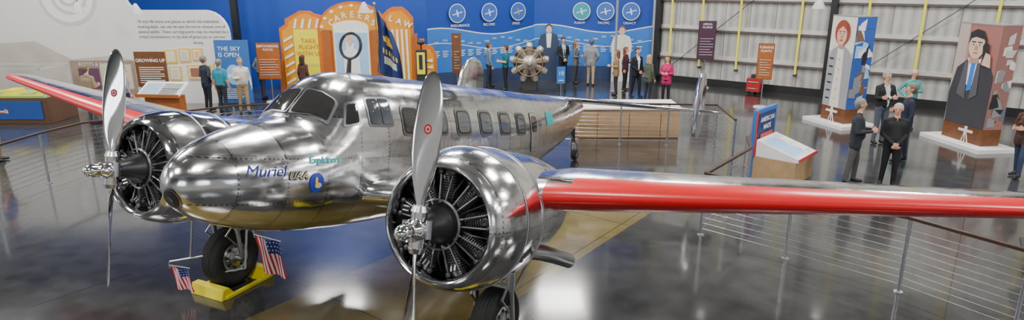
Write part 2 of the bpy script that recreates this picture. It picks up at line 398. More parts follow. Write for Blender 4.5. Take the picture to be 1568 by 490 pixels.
def fnose(a,b):
    lo,hi=-.86,0.6
    for _ in range(24):
        md=(lo+hi)/2; hw,tp,bt,wc,n=sec(md); hh=(tp-wc) if b>wc else (wc-bt)
        if abs(a/hw)**n+abs((b-wc)/hh)**n<1: hi=md
        else: lo=md
    return Vector((a,hi,b))
seg=28
for k_,(r,off,m) in enumerate(((.098,.006,FRM),(.08,.010,BLK),(.03,.014,GLASSL))):
    V=[fnose(.02,.04)+Vector((0,-off,0))]
    for i in range(1,4):
        for j in range(seg):
            a=2*math.pi*j/seg; V.append(fnose(.02+r*i/3*math.cos(a),.04+r*i/3*math.sin(a))+Vector((0,-off,0)))
    F=[(0,1+j,1+(j+1)%seg) for j in range(seg)]+[(1+i*seg+j,1+i*seg+(j+1)%seg,1+(i+1)*seg+(j+1)%seg,1+(i+1)*seg+j) for i in range(2) for j in range(seg)]
    mb.add(V,F,m,True)
def drape(mb,t,u0,w0,size,m,off=.008,shear=0,rot=0,bold=0,fn=fport):
    V,F=text_geo(t,size,'LEFT',shear=shear,bold=bold); c,s_=math.cos(rot),math.sin(rot)
    out=[]
    for v in V:
        a=u0+v[0]*c-v[1]*s_; b=w0+v[0]*s_+v[1]*c
        P=fn(a,b); n=(P-Vector((0,P.y+.25,.3))).normalized(); out.append(P+n*off)
    mb.add(out,F,m)
INK=mat('navy_lettering',(.010,.020,.20),.5)
drape(mb,'Muriel',-.40,.27,.145,INK,shear=.35)
TANL=mat('tan_logo_paint',(.55,.50,.30),.4); TEAL=mat('teal_logo_paint',(.02,.35,.36),.4)
drape(mb,'UAA',.0,.235,.10,BLK,.006,shear=.4,bold=.008); drape(mb,'UAA',.0,.238,.10,TANL,.010,shear=.4)
drape(mb,'Explorers',.24,.385,.095,TEAL,shear=.3,bold=.002)
BADG=mat('badge_blue',(.01,.03,.35),.35); GOLD=mat('gold_paint',(.75,.50,.06),.4)
patch(mb,fport,qrect(.32,.19,.085,.10),BADG,.007,2); patch(mb,fport,qrect(.335,.165,.04,.028),GOLD,.011,2); patch(mb,fport,qrect(.31,.21,.016,.04),GOLD,.014,2)
patch(mb,fport,qrect(6.7,.95,.22,.12),TEAL,.006,8)
mb.build('nose_markings_and_light',plane,recalc=False)
mb=MB(); c=Vector((0,1.45,1.66))
mb.tube([c+Vector((.15*math.cos(a),0,.15*math.sin(a))) for a in np.linspace(0,2*math.pi,37)[:-1]],.018,BLK,8,True)
mb.cyl((0,1.45,1.33),(0,1.45,1.5),.03,.022,BLK)
mb.build('loop_antenna',plane)
# wing
def airfoil(n=20,t=.15,camber=.02):
    up=[];lo=[]
    for i in range(n+1):
        x=(1-math.cos(math.pi*i/n))/2
        y=5*t*(.2969*math.sqrt(x)-.126*x-.3516*x*x+.2843*x**3-.1036*x**4)
        yc=camber*4*x*(1-x)
        up.append((x,yc+y));lo.append((x,yc-y))
    return up,lo
def wing_side(sg):
    st=[(0,1.0,2.75,-.06,.16),(.7,1.02,2.7,-.02,.16),(2.07,1.12,2.5,.12,.17),(2.7,1.2,2.35,.24,.19)]
    for i in range(1,23):
        t=i/22; v=2.7+5.5*t; st.append((v,1.2+.80*t,2.35-1.45*t,.24+.55*t,.19-.030*t))
    st+= [(8.35,2.10,.68,.805,.13),(8.45,2.24,.44,.81,.09),(8.49,2.38,.16,.81,.06)]
    mb=MB(); rg=[]
    for (v,le,ch,w,t) in st:
        up,lo=airfoil(30,t); loop=up[::-1]+lo[1:-1]; inc=math.radians(1.5)
        rg.append(([(sg*v,le+ch*(x*math.cos(inc)+y*math.sin(inc)),w+ch*(y*math.cos(inc)-x*math.sin(inc))+.03) for x,y in loop],[(x,i<=30) for i,(x,y) in enumerate(loop)]))
    n=len(rg[0][0]); V=[p for r in rg for p in r[0]]; F1=[];F2=[]
    for i in range(len(rg)-1):
        vm=(st[i][0]+st[i+1][0])/2
        for j in range(n):
            k2=(j+1)%n; xm=(rg[i][1][j][0]+rg[i][1][k2][0])/2; top=rg[i][1][j][1] and j<30
            lim=(.085 if top else .50)
            q=(vm-2.72)/.35; 
            if top: lim*=max(0,min(1,q))**.5
            else: lim*=max(0,min(1,q+.8))
            f=(i*n+j,i*n+k2,(i+1)*n+k2,(i+1)*n+j)
            (F1 if (vm>2.7 and xm<lim) else F2).append(f)
    base=len(mb.V); mb.V.extend(V); ia=mb.mi(ALU); ir=mb.mi(REDP)
    for f in F2: mb.F.append([a+base for a in f]); mb.I.append(ia); mb.S.append(True)
    for f in F1: mb.F.append([a+base for a in f]); mb.I.append(ir); mb.S.append(True)
    mb.F.append([base+(len(rg)-1)*n+j for j in range(n)]); mb.I.append(ir); mb.S.append(False)
    return mb
for sg,nm in ((1,'wing_port'),(-1,'wing_starboard')):
    wing_side(sg).build(nm,plane)
# nacelles / engines / props
ROUND=mat('roundel_red',(.32,.012,.012),.4); LGM=mat('roundel_grey',(.5,.5,.5),.4)
CRK=mat('crankcase_dark',(.045,.045,.048),.35,.6,var=.3)
def blade(mb,hub,dirv,sgn):
    S=[(.10,.055,.9,1.3),(.20,.065,.8,1.2),(.30,.125,.28,1.0),(.45,.19,.15,.80),(.65,.235,.11,.66),(.85,.245,.09,.56),(1.05,.225,.08,.48),(1.2,.185,.075,.43),(1.29,.14,.07,.40),(1.335,.09,.07,.39),(1.36,.03,.08,.39)]
    d=Vector(dirv); lat=Vector((0,1,0)).cross(d)
    rg=[]
    for (r,ch,th,be) in S:
        cd=(lat*math.cos(be)+Vector((0,1,0))*math.sin(be)*1).normalized(); nd=cd.cross(d).normalized()
        rg.append([hub+d*r+cd*ch/2*math.cos(2*math.pi*j/20)+nd*ch/2*th*math.sin(2*math.pi*j/20) for j in range(20)])
    mb.loft(rg,CHROME,True,True)
    r=.87;be=.55; cd=(lat*math.cos(be)+Vector((0,1,0))*math.sin(be)).normalized(); nd=cd.cross(d).normalized()
    for s_ in(1,-1):
        for (rr,m,o) in ((.034,ROUND,.014),(.020,LGM,.0155),(.013,ROUND,.017)):
            V=[hub+d*(r+rr*1.3*math.sin(a))+cd*rr*math.cos(a)+nd*s_*o for a in np.linspace(0,2*math.pi,19)[:-1]]
            mb.add(V,[tuple(range(18))],m)
PUSH=mat('pushrod_tube',(.20,.20,.21),.3,.8,var=.2)
for sg,nm,ga in ((1,'port',.0227),(-1,'starboard',-.005)):
    vc=2.07*sg
    mb=MB()
    prof=[(1.36,.60),(1.30,.645),(1.29,.665),(1.1,.69),(.85,.70),(.62,.685),(.46,.645),(.36,.60),(.31,.57),(.29,.545),(.31,.52),(.36,.51),(.45,.515),(.62,.53)]
    mb.lathe(prof,(vc,0,0),(0,1,0),ALUC,72)
    for u_,r_ in ((.78,.703),(1.20,.688)): mb.lathe([(u_-.008,r_-.004),(u_-.006,r_+.003),(u_+.006,r_+.003),(u_+.008,r_-.004)],(vc,0,0),(0,1,0),STEEL,72)
    prof=[(1.28,.60),(1.32,.635),(1.7,.62),(2.1,.57),(2.6,.46),(3.1,.31),(3.5,.16),(3.75,.03)]
    mb.lathe(prof,(vc,0,0.02),(0,1,0),ALUC,64,cap=True)
    for k_ in range(5):
        a=-.5-.22*k_; 
        mb.ball((vc+sg*.70*math.cos(a)*.985,.9+.03*k_,.70*math.sin(a)*.985),(.02,.03,.02),DKMET,8)
    mb.build('engine_cowling_'+nm,plane)
    mb=MB()
    mb.cyl((vc,.60,0),(vc,.62,0),.54,.54,BLK,40)
    mb.lathe([(.58,.25),(.46,.23),(.38,.20),(.30,.17),(.22,.13),(.12,.10),(.05,.08)],(vc,0,0),(0,1,0),CRK,32,cap=True)
    for i in range(9):
        a=2*math.pi*i/9+.17; d=Vector((math.cos(a),0,math.sin(a))); b0=Vector((vc,.50,0)); tq=Vector((0,1,0)).cross(d)
        for k_ in range(9):
            r=.24+k_*.024; mb.cyl(b0+d*r,b0+d*(r+.012),.088,.088,DKMET,14)
        mb.cyl(b0+d*.22,b0+d*.47,.074,.07,BLK,12); mb.cyl(b0+d*.45,b0+d*.505,.09,.07,DKMET,12)
        for s_ in(-1,1):
            mb.cyl(Vector((vc,.37,0))+d*.19+tq*.03*s_,Vector((vc,.42,0))+d*.47+tq*.065*s_,.010,.010,PUSH,8)
            mb.ball(Vector((vc,.42,0))+d*.475+tq*.065*s_,.03,DKMET,8)
            mb.cyl(Vector((vc,.43,0))+d*.40+tq*.02*s_,Vector((vc,.40,0))+d*.45+tq*.02*s_,.012,.012,STEEL,6)
        mb.cyl(Vector((vc,.36,0))+d*.215,Vector((vc,.34,0))+d*.215,.014,.014,STEEL,6)
        a2=a+math.pi/9; d2=Vector((math.cos(a2),0,math.sin(a2))); mb.tube([Vector((vc,.40,0))+d2*.22,Vector((vc,.38,0))+d2*.33,Vector((vc,.46,0))+d2*.46],.008,BLK,6)
    mb.lathe([(.30,.225),(.315,.24),(.33,.225)],(vc,0,0),(0,1,0),PUSH,32)
    mb.build('radial_engine_'+nm,plane)
    mb=MB(); hub=Vector((vc,0,0)); d=Vector((math.sin(ga),0,math.cos(ga)))
    blade(mb,hub,d,1); blade(mb,hub,-d,1)
    mb.cyl(hub-d*.17,hub+d*.17,.072,.072,CHROME,20); mb.cyl(hub-d*.21,hub-d*.16,.06,.082,STEEL,16); mb.cyl(hub+d*.16,hub+d*.21,.082,.06,STEEL,16)
    mb.lathe([(.12,.05),(.06,.095),(-.04,.105),(-.10,.10),(-.13,.075),(-.17,.072),(-.24,.07),(-.28,.058),(-.31,.03),(-.315,.005)],hub,(0,1,0),CHROME,28,cap=True)
    for i in range(6):
        a=2*math.pi*i/6; mb.cyl(hub+Vector((.085*math.cos(a),-.1,.085*math.sin(a))),hub+Vector((.085*math.cos(a),-.125,.085*math.sin(a))),.013,.013,STEEL,6)
    lt=Vector((0,1,0)).cross(d)
    mb.cyl(hub+lt*.12-Vector((0,.02,0))-d*.06,hub+lt*.12-Vector((0,.02,0))+d*.1,.032,.032,STEEL,12); mb.cyl(hub-lt*.12-Vector((0,.02,0))-d*.1,hub-lt*.12-Vector((0,.02,0))+d*.06,.032,.032,STEEL,12)
    mb.build('propeller_'+nm,plane)
    # main gear
    mb=MB(); wc=Vector((vc,1.73,-1.30))
    tp=[(-.07,.22),(-.115,.25),(-.14,.31),(-.135,.36),(-.10,.405),(-.05,.418),(0,.42),(.05,.418),(.10,.405),(.135,.36),(.14,.31),(.115,.25),(.07,.22)]
    mb.lathe(tp,wc,(1,0,0),RUB,44,cap=False)
    for g in (-.06,-.02,.02,.06): mb.lathe([(g-.004,.419),(g,.4225),(g+.004,.419)],wc,(1,0,0),BLK,44)
    mb.lathe([(-.07,.225),(-.10,.21),(-.085,.15),(-.11,.08),(-.13,.05),(-.13,.005)],wc,(1,0,0),STEEL,32)
    mb.lathe([(.07,.225),(.10,.21),(.085,.15),(.11,.08),(.13,.05),(.13,.005)],wc,(1,0,0),STEEL,32)
    for i in range(8):
        a=2*math.pi*i/8
        for s_ in (-1,1): mb.cyl(wc+Vector((s_*.088,.15*math.cos(a),.15*math.sin(a))),wc+Vector((s_*.098,.15*math.cos(a),.15*math.sin(a))),.022,.022,BLK,8)
    for s_ in (-1,1):
        o=Vector((s_*.22,0,0))
        mb.cyl(wc+o,Vector((vc+s_*.22,1.60,-.86)),.03,.035,STEEL,12); mb.cyl(Vector((vc+s_*.22,1.60,-.86)),Vector((vc+s_*.24,1.5,-.42)),.045,.05,STEEL,12)
        mb.cyl(wc+o*1.1,wc+o*.5,.04,.04,STEEL,10)
        mb.cyl(Vector((vc+s_*.22,1.62,-.9)),Vector((vc+s_*.2,2.5,-.35)),.02,.02,STEEL,10)
        mb.tube([Vector((vc+s_*.19,1.58,-.80)),Vector((vc+s_*.19,1.46,-.95)),Vector((vc+s_*.2,1.66,-1.12))],.014,STEEL,8)
    mb.cyl((vc-.24,1.60,-.84),(vc+.24,1.60,-.84),.03,.03,STEEL,10); mb.cyl((vc-.24,1.55,-.6),(vc+.24,1.55,-.6),.025,.025,STEEL,10)
    mb.cyl(wc-Vector((.26,0,0)),wc+Vector((.26,0,0)),.028,.028,DKMET,12)
    mb.cyl((vc-.24,1.55,-.6),(vc+.24,1.60,-.84),.014,.014,STEEL,8)
    mb.build('main_landing_gear_'+nm,plane)
    mb=MB(); sg2=sg
    P=[Vector((vc+.46*sg2,1.2,-.30)),Vector((vc+.60*sg2,1.42,-.34)),Vector((vc+.67*sg2,1.62,-.40)),Vector((vc+.74*sg2,1.90,-.49))]
    mb.tube(P,[.085,.085,.082,.08],STEEL,20); dd=(P[3]-P[2]).normalized(); mb.cyl(P[3]-dd*.002,P[3]+dd*.004,.07,.07,BLK,20)
    mb.build('exhaust_stack_'+nm,plane)
# tail
mb=MB()
for sg in (1,-1):
    rg=[]
    for (v,le,ch,t) in ((0,8.7,1.30,.10),(1,8.78,1.15,.10),(2.0,8.88,1.0,.095),(2.7,8.97,.86,.09),(3.05,9.08,.7,.085),(3.22,9.22,.45,.08),(3.28,9.36,.16,.06)):
        up,lo=airfoil(12,t,0); loop=up[::-1]+lo[1:-1]
        rg.append([(sg*v,le+ch*x,1.38+ch*y) for x,y in loop])
    mb.loft(rg,ALU,True,True)
mb.build('horizontal_stabilizer',plane)
mb=MB()
for sg in (1,-1):
    rg=[]
    for k_ in range(17):
        q=-1+2*k_/16; w=1.50+.76*q; hc=.70*math.sqrt(max(.0006,1-abs(q)**2.4)); 
        le=9.42-hc*(.85)+.12*q; ch=hc*1.85
        up,lo=airfoil(10,.12,0); loop=up[::-1]+lo[1:-1]
        rg.append([(sg*2.8+ch*y,le+ch*x,w) for x,y in loop])
    mb.loft(rg,ALU,True,True)
mb.build('twin_vertical_fins',plane)
mb=MB(); tw=Vector((0,9.75,.12))
mb.lathe([(-.05,.06),(-.06,.11),(-.03,.135),(.03,.135),(.06,.11),(.05,.06)],tw,(1,0,0),RUB,28); mb.cyl(tw-Vector((.055,0,0)),tw+Vector((.055,0,0)),.065,.065,STEEL,16)
for s_ in (-1,1): mb.tube([tw+Vector((s_*.08,0,0)),tw+Vector((s_*.08,-.1,.22)),tw+Vector((s_*.02,-.2,.36))],.018,STEEL,8)
mb.cyl(tw+Vector((0,-.2,.34)),tw+Vector((0,-.38,.78)),.05,.06,DKMET,14); mb.cyl(tw+Vector((0,-.12,.3)),tw+Vector((0,-.75,.62)),.025,.025,STEEL,10)
mb.cyl(tw-Vector((.09,0,0)),tw+Vector((.09,0,0)),.015,.015,STEEL,8)
mb.build('tail_wheel',plane)

# ------------------------------------------------------------------ flags & chocks
FR=mat('flag_red',(.55,.02,.03),.75); FW=mat('flag_white',(.8,.8,.8),.75); FB=mat('flag_blue',(.02,.03,.20),.75)
def usflag(name,top,length,width,dirx,pole_to):
    mb=MB(); top=Vector(top); dx=Vector(dirx).normalized(); nrm=Vector((0,0,1)).cross(dx)
    NX,NY=26,26
    def P(i,j):
        s=i/NX;t=j/NY
        return top+dx*(s*width+.25*t*width)+Vector((0,0,-t*length-.18*s*length))+nrm*(.03*math.sin(s*9+t*3))
    for i in range(NX):
        for j in range(NY):
            st=int(i/2); m=FR if st%2==0 else FW
            if i>=12 and j<10: m=FB if not((i%3==1) and (j%3==1)) else FW
            mb.add([P(i,j),P(i+1,j),P(i+1,j+1),P(i,j+1)],[(0,1,2,3)],m,True)
    mb.cyl(top+Vector((0,0,-.02)),Vector(pole_to),.008,.008,STEEL,8)
    mb.cyl(top+Vector((0,0,.02)),top+dx*(width+.03)+Vector((0,0,.02-.18*length)),.009,.009,STEEL,8)
    return mb.build(name,recalc=False)
usflag('american_flag',(-3.42,7.93,.86),.52,.32,(1,-.05,0),(-3.42,7.93,1.1))
usflag('american_flag',(-4.50,7.75,.50),.32,.22,(1,.1,0),(-4.50,7.75,.56))
mb=MB()
mb.cyl((-3.46,7.96,1.35),(-3.56,7.86,.42),.016,.016,STEEL,10); mb.cyl((-3.56,7.86,.42),(-3.8,7.8,.40),.012,.012,STEEL,10)
mb.cyl((-4.20,8.0,1.35),(-4.30,7.92,.55),.014,.014,STEEL,10); mb.cyl((-4.55,7.85,.52),(-4.12,7.95,.56),.016,.016,STEEL,10)
mb.build('gear_tow_rods',plane,mw=PINV)
CHY=mat('chock_yellow',(.85,.70,.02),.5,var=.08)
def chock(cx,cy,rz):
    mb=MB(); R=Matrix.Rotation(rz,3,'Z')
    for sgn in (-1,1):
        o=Vector((cx,cy,0))+R@Vector((0,sgn*.36,0)); ex=R@Vector((1,0,0)); ey=R@Vector((0,-sgn,0))
        V=[];W_=.30
        pr=[(-.11,0),(.14,0),(.03,.15),(-.07,.15)]
        a=[o+ex*-W_+ey*p[0]+Vector((0,0,p[1])) for p in pr]; b=[o+ex*W_+ey*p[0]+Vector((0,0,p[1])) for p in pr]
        mb.add(a+b,[(3,2,1,0),(4,5,6,7),(0,1,5,4),(1,2,6,5),(2,3,7,6),(3,0,4,7)],CHY)
    mb.obox(Vector((cx,cy,0.0))+R@Vector((-.32,-.4,0)),R@Vector((.05,0,0)),R@Vector((0,.8,0)),(0,0,.05),CHY)
    mb.obox(Vector((cx,cy,0.0))+R@Vector((.27,-.4,0)),R@Vector((.05,0,0)),R@Vector((0,.8,0)),(0,0,.05),CHY)
    return mb.build('wheel_chock',bevel=.008)
chock(-3.92,8.26,-psi); chock(-.20,6.46,-psi)

# ------------------------------------------------------------------ railings
RAILW=mat('rail_dark_wood',(.05,.028,.02),.35,var=.3)
def railing(path,rail_h=1.06,sp=1.35):
    mb=MB()
    for a,b in zip(path[:-1],path[1:]):
        a=Vector((*a,0));b=Vector((*b,0));L=(b-a).length;d=(b-a)/L; nps=max(1,round(L/sp))
        for i in range(nps+(1 if b==Vector((*path[-1],0)) else 0)):
            p=a+(b-a)*i/nps
            mb.cyl(p+Vector((0,0,.012)),p+Vector((0,0,rail_h)),.024,.024,STEEL,10); mb.cyl(p,p+Vector((0,0,.012)),.06,.06,STEEL,14)
        nn=Vector((-d.y,d.x,0))
        mb.obox(a-nn*.028+Vector((0,0,rail_h)),b-a,nn*.056,(0,0,.04),RAILW)
        for k_ in range(9):
            z=.12+k_*.10; mb.cyl(a+Vector((0,0,z)),b+Vector((0,0,z)),.0045,.0045,STEEL,5)
    return mb.build('cable_railing')
railing([(-10.3,7.5),(-9.95,10.3),(-9.75,12.9),(-9.5,13.9),(-7,15.9),(-3,16.9),(1.6,16.3),(5.2,16.0),(5.05,14.2)])
railing([(4.75,12.6),(4.5,11.7),(3.17,10.05),(4.2,9.1),(5.3,8.0),(6.05,6.9),(6.8,5.0)])

# ------------------------------------------------------------------ signs / exhibits
WOOD=mat('stained_wood',(.15,.055,.018),.45,var=.45,scale=9); WOODL=mat('plywood',(.42,.27,.14),.5,var=.2,scale=7)
WOODO=mat('orange_wood',(.36,.10,.016),.5,var=.25,scale=8)
OR=mat('orange_paint',(.58,.15,.004),.5); ORL=mat('golden_paint',(.70,.29,.006),.5); YP=mat('yellow_panel',(.80,.72,.02),.5)
CREAM=mat('cream',(.74,.68,.56),.6); SKN=mat('print_skin',(.72,.42,.30),.6); HAIRR=mat('print_red_hair',(.32,.06,.025),.6)
LBL=mat('light_blue',(.30,.55,.80),.5); GRY=mat('mid_grey',(.25,.25,.26),.6); LGR=mat('light_grey',(.55,.55,.55),.6)
INKB=mat('black_ink',(.02,.02,.022),.6); TEALP=mat('teal_print',(.02,.30,.38),.5)
def pillar(name,C,e1,l1,e2,l2,h,kind):
    e1=Vector((*e1,0)).normalized();e2=Vector((*e2,0)).normalized();C=Vector((*C,0))
    mb=MB()
    s0=C-e1*.35-e2*.35
    mb.obox(s0,e1*(l1+.7),e2*(l2+.6),(0,0,.10),WHITE)
    B=C+Vector((0,0,.10))
    mb.obox(B,e1*l1,e2*l2,(0,0,.42),WOOD)
    mb.obox(B+Vector((0,0,.42)),e1*l1,e2*l2,(0,0,h-.52),LGR)
    mb.obox(B+Vector((0,0,h-.10))-e1*.01-e2*.01,e1*(l1+.02),e2*(l2+.02),(0,0,.03),GRY)
    b=Board(mb,C+e1*l1+Vector((0,0,.52)),-e1,(0,0,1)); b.n=-e2; H=h-.52; L=l1
    if kind==1:
        b.rect(0,0,L,H,mat('print_bg1',(.50,.50,.48),.4)); b.rect(0,H*.62,L,H,CREAM)
        b.poly([(0,0),(L,0),(L,.55*H),(.82*L,.64*H),(.6*L,.69*H),(.4*L,.69*H),(.15*L,.63*H),(0,.52*H)],mat('print_coat',(.33,.33,.35),.4))
        b.poly([(.3*L,0),(.7*L,0),(.62*L,.68*H),(.38*L,.68*H)],CREAM)
        for k_ in range(6): b.rect(.1*L,(.08+.09*k_)*H,.26*L,(.095+.09*k_)*H,INKB); 
        for k_ in range(5): b.ell(.5*L,(.1+.11*k_)*H,.02*L,.008*H,GRY,10); b.k-=1
        b.k+=1
        b.ell(.5*L,.83*H,.30*L,.135*H,HAIRR); b.rect(.40*L,.66*H,.6*L,.76*H,mat('print_skin_shade',(.50,.27,.19),.5)); b.ell(.5*L,.80*H,.20*L,.105*H,SKN)
        b.poly([(.28*L,.84*H),(.5*L,.90*H),(.73*L,.84*H),(.68*L,.93*H),(.5*L,.965*H),(.32*L,.93*H)],HAIRR)
        for xx in (.42,.58):
            b.ell(xx*L,.818*H,.045*L,.010*H,WHITE,12); b.ell(xx*L,.818*H,.02*L,.009*H,INKB,10); b.rect((xx-.06)*L,.838*H,(xx+.06)*L,.845*H,HAIRR); b.k-=3
        b.k+=3
        b.poly([(.49*L,.81*H),(.52*L,.81*H),(.55*L,.772*H),(.47*L,.772*H)],mat('print_skin_shade',(.50,.27,.19),.5)); b.ell(.5*L,.748*H,.07*L,.008*H,mat('print_lip',(.45,.08,.07),.6),12)
    else:
        b.rect(0,0,L,H,mat('print_bg2',(.36,.15,.12),.4)); b.rect(0,.0,L*.25,H,mat('print_bg2b',(.50,.38,.34),.4)); b.poly([(.25*L,0),(.5*L,0),(.25*L,H)],mat('print_bg2c',(.42,.24,.20),.4))
        sk=mat('print_skin2',(.70,.48,.35),.4); sh_=mat('print_skin2_shade',(.45,.28,.20),.4)
        b.poly([(.02*L,0),(L,0),(L,.52*H),(.9*L,.60*H),(.66*L,.66*H),(.34*L,.66*H),(.1*L,.56*H),(0,.3*H)],mat('print_suit',(.05,.05,.055),.4))
        b.poly([(.34*L,.40*H),(.60*L,.40*H),(.66*L,.67*H),(.34*L,.67*H)],WHITE)
        b.poly([(.42*L,.34*H),(.53*L,.36*H),(.54*L,.64*H),(.44*L,.64*H)],mat('print_tie',(.02,.20,.75),.4))
        b.poly([(.2*L,.30*H),(.42*L,.26*H),(.36*L,.64*H),(.28*L,.62*H)],mat('print_lapel',(.10,.10,.11),.4)); b.poly([(.52*L,.26*H),(.70*L,.32*H),(.66*L,.63*H),(.58*L,.64*H)],mat('print_lapel',(.1,.1,.11),.4))
        b.rect(.38*L,.62*H,.60*L,.72*H,sh_); b.ell(.5*L,.79*H,.19*L,.12*H,sk)
        b.poly([(.29*L,.80*H),(.31*L,.92*H),(.45*L,.955*H),(.62*L,.94*H),(.72*L,.86*H),(.71*L,.79*H),(.66*L,.86*H),(.45*L,.88*H),(.34*L,.86*H)],INKB)
        for xx in (.42,.57):
            b.ell(xx*L,.805*H,.035*L,.009*H,WHITE,12); b.ell(xx*L,.805*H,.016*L,.008*H,INKB,10); b.rect((xx-.05)*L,.825*H,(xx+.05)*L,.835*H,INKB); b.k-=3
        b.k+=3
        b.poly([(.485*L,.80*H),(.515*L,.80*H),(.54*L,.755*H),(.46*L,.755*H)],sh_); b.rect(.44*L,.722*H,.56*L,.730*H,mat('print_lip2',(.35,.10,.08),.6))
        b.poly([(.72*L,.60*H),(.84*L,.62*H),(.80*L,.82*H),(.70*L,.84*H),(.66*L,.80*H)],INKB)
        b.poly([(.70*L,.62*H),(.92*L,.60*H),(.88*L,.72*H),(.76*L,.74*H)],sk)
    b=Board(mb,C+Vector((0,0,.52)),e2,(0,0,1)); b.n=-e1; L=l2
    cols=[INKB,GRY,mat('print_blue',(.03,.10,.40),.5),LGR,LBL,mat('print_brown',(.20,.10,.06),.5),WHITE] if kind==1 else [INKB,GRY,mat('print_rose',(.30,.14,.12),.5),LGR,mat('print_slate',(.12,.14,.18),.5),CREAM]
    b.rect(0,0,L,H,cols[2]); rr=random.Random(kind)
    for k_ in range(26):
        x=rr.random()*L*.75;y=rr.random()*H*.9; b.k=2+k_*.1
        q=[(x,y),(min(L,x+rr.uniform(.08,.3)),max(0,y+rr.uniform(-.05,.1))),(min(L,x+rr.uniform(.1,.3)),min(H,y+rr.uniform(.1,.35))),(x+.01,min(H,y+rr.uniform(.1,.35)))]
        b.poly(q,rr.choice(cols))
    q=C-e2*.2+e1*.3
    for k_ in (-.12,0,.12): mb.cyl(q+e1*k_+Vector((0,0,.1)),q+Vector((0,0,.48)),.012,.012,WHITE,6)
    mb.obox(q-e1*.22+Vector((0,0,.42)),e1*.44,-e2*.02,(0,0,.06),WHITE)
    mb.obox(q-e1*.04+Vector((0,0,.34)),e1*.06,-e2*.03,(0,0,.22),WHITE)
    return mb.build(name)
pillar('portrait_pillar',(9.6,18.2),(-.25,.97),.95,(.97,.25),.65,3.12,1)
pillar('portrait_pillar',(11.73,15.6),(-.1,.995),1.3,(.995,.1),.5,3.06,2)

def standsign(name,x,y,w,z0,z1,m,title,rz=0,edge=WOOD):
    mb=MB(); ex=Vector((math.cos(rz),math.sin(rz),0)); n=Vector((math.sin(rz),-math.cos(rz),0)); c=Vector((x,y,0))
    mb.cyl(c+Vector((0,0,.03)),c+Vector((0,0,z1)),.02,.02,STEEL,10)
    mb.cyl(c,c+Vector((0,0,.03)),.24,.22,LGR,24)
    mb.obox(c-ex*w/2+n*.02+Vector((0,0,z0)),ex*w,n*.03,(0,0,z1-z0),edge)
    b=Board(mb,c-ex*w/2+n*.05+Vector((0,0,z0)),ex,(0,0,1)); b.n=n; h=z1-z0
    b.rect(.02,.02,w-.02,h-.02,m)
    for i,t in enumerate(title): b.text(t,w/2,h-.16-.12*i,min(.115,w*.2),WHITE,'CENTER',bold=.001)
    for k_ in range(7): b.rect(.08,h*.12+k_*h*.07,w-.08-(.1 if k_%3==2 else 0),h*.12+k_*h*.07+.018,LGR)
    return mb.build(name)
PUR=mat('purple_sign',(.07,.02,.05),.5)
standsign('exhibit_sign',7.56,25.3,.66,1.12,2.6,PUR,['AERIAL','PLAINS'],-.15,INKB)
standsign('exhibit_sign',8.36,21.3,.50,.94,2.12,WOODO,['TURNING','POINTS'],-.3)
standsign('exhibit_sign',-8.37,22.25,.80,.8,2.06,WOODO,['EMPOWERING','PATHS'],.05)
standsign('exhibit_sign',-2.1,24.5,.36,.7,2.2,WOOD,['FLY'],.1)
mb=MB(); REDM=mat('red_enamel',(.38,.02,.02),.35)
mb.box((9.1,23.95,.34),(.5,.4,.5),REDM,-.67); 
for s_ in (-.2,.2): mb.box((9.1-.13,23.95-.165,.34+s_*.6),(.4,.02,.02),STEEL,-.67)
for dx,dy in ((-.2,0),(.15,-.15),(.1,.15),(-.1,-.15)): mb.cyl((9.1+dx,23.95+dy,.0),(9.1+dx,23.95+dy,.10),.05,.05,RUB,10)
mb.box((9.1,23.95,.65),(.25,.25,.14),INKB,-.67)
mb.build('red_tool_cart',bevel=.01)

# interactive podium (right)
mb=MB(); BLP=mat('podium_blue',(.03,.16,.50),.4); RDP=mat('podium_red',(.6,.03,.03),.4); NIT=mat('navy_panel',(.02,.04,.14),.4)
ex=Vector((.68,.733,0)).normalized(); en=Vector((ex.y,-ex.x,0)); c=Vector((5.12,13.30,0))
mb.obox(c,ex*1.05,en*.95,(0,0,.50),WOODL)
mb.obox(c-en*.02-ex*.03,ex*1.11,en*.08,(0,0,1.48),BLP)
mb.obox(c+en*.06-ex*.03+Vector((0,0,.5)),ex*.04,en*.03,(0,0,.98),RDP)
mb.obox(c+en*.065+ex*.08+Vector((0,0,.80)),ex*.9,en*.01,(0,0,.60),NIT)
b=Board(mb,c+en*.08+ex*.10+Vector((0,0,.82)),ex,(0,0,1)); b.n=en
for i,t in enumerate(['AMERICAN','MADE']): b.text(t,.43,.38-.17*i,.15,WHITE,'CENTER',bold=.003)
b.rect(.1,.04,.76,.13,RDP)
q=c+en*.1+Vector((0,0,.50))
P=[q,q+en*.9,q+en*.9+Vector((0,0,.08)),q+Vector((0,0,.36))]
A=[p for p in P]+[p+ex*1.05 for p in P]
mb.add(A,[(3,2,1,0),(4,5,6,7),(0,1,5,4),(1,2,6,5),(2,3,7,6),(3,0,4,7)],WHITE)
sl=(P[2]-P[3]); b=Board(mb,P[3]+ex*.04,ex,sl); b.n=ex.cross(sl).normalized(); 
if b.n.z<0: b.n=-b.n
b.rect(.0,.08,.96,.88,mat('tablet_white',(.62,.68,.76),.35)); b.rect(.06,.14,.56,.8,LBL); b.rect(.62,.2,.92,.45,WHITE); b.rect(.62,.55,.92,.8,WHITE)
mb.obox(P[2]-Vector((0,0,.05)),ex*1.05,en*.03,(0,0,.06),RDP)
mb.build('interactive_podium',bevel=.006)

mb=MB(); mb.box((3.15,17.5,.40),(2.7,1.2,.78),WOODL); mb.box((3.15,17.5,.81),(2.8,1.3,.05),WHITE); mb.box((3.15,17.5,.01),(2.6,1.1,.02),INKB)
for xx in (2.3,3.15,4.0): mb.box((xx,16.895,.36),(.015,.01,.66),WOOD)
mb.build('plywood_plinth',bevel=.01)

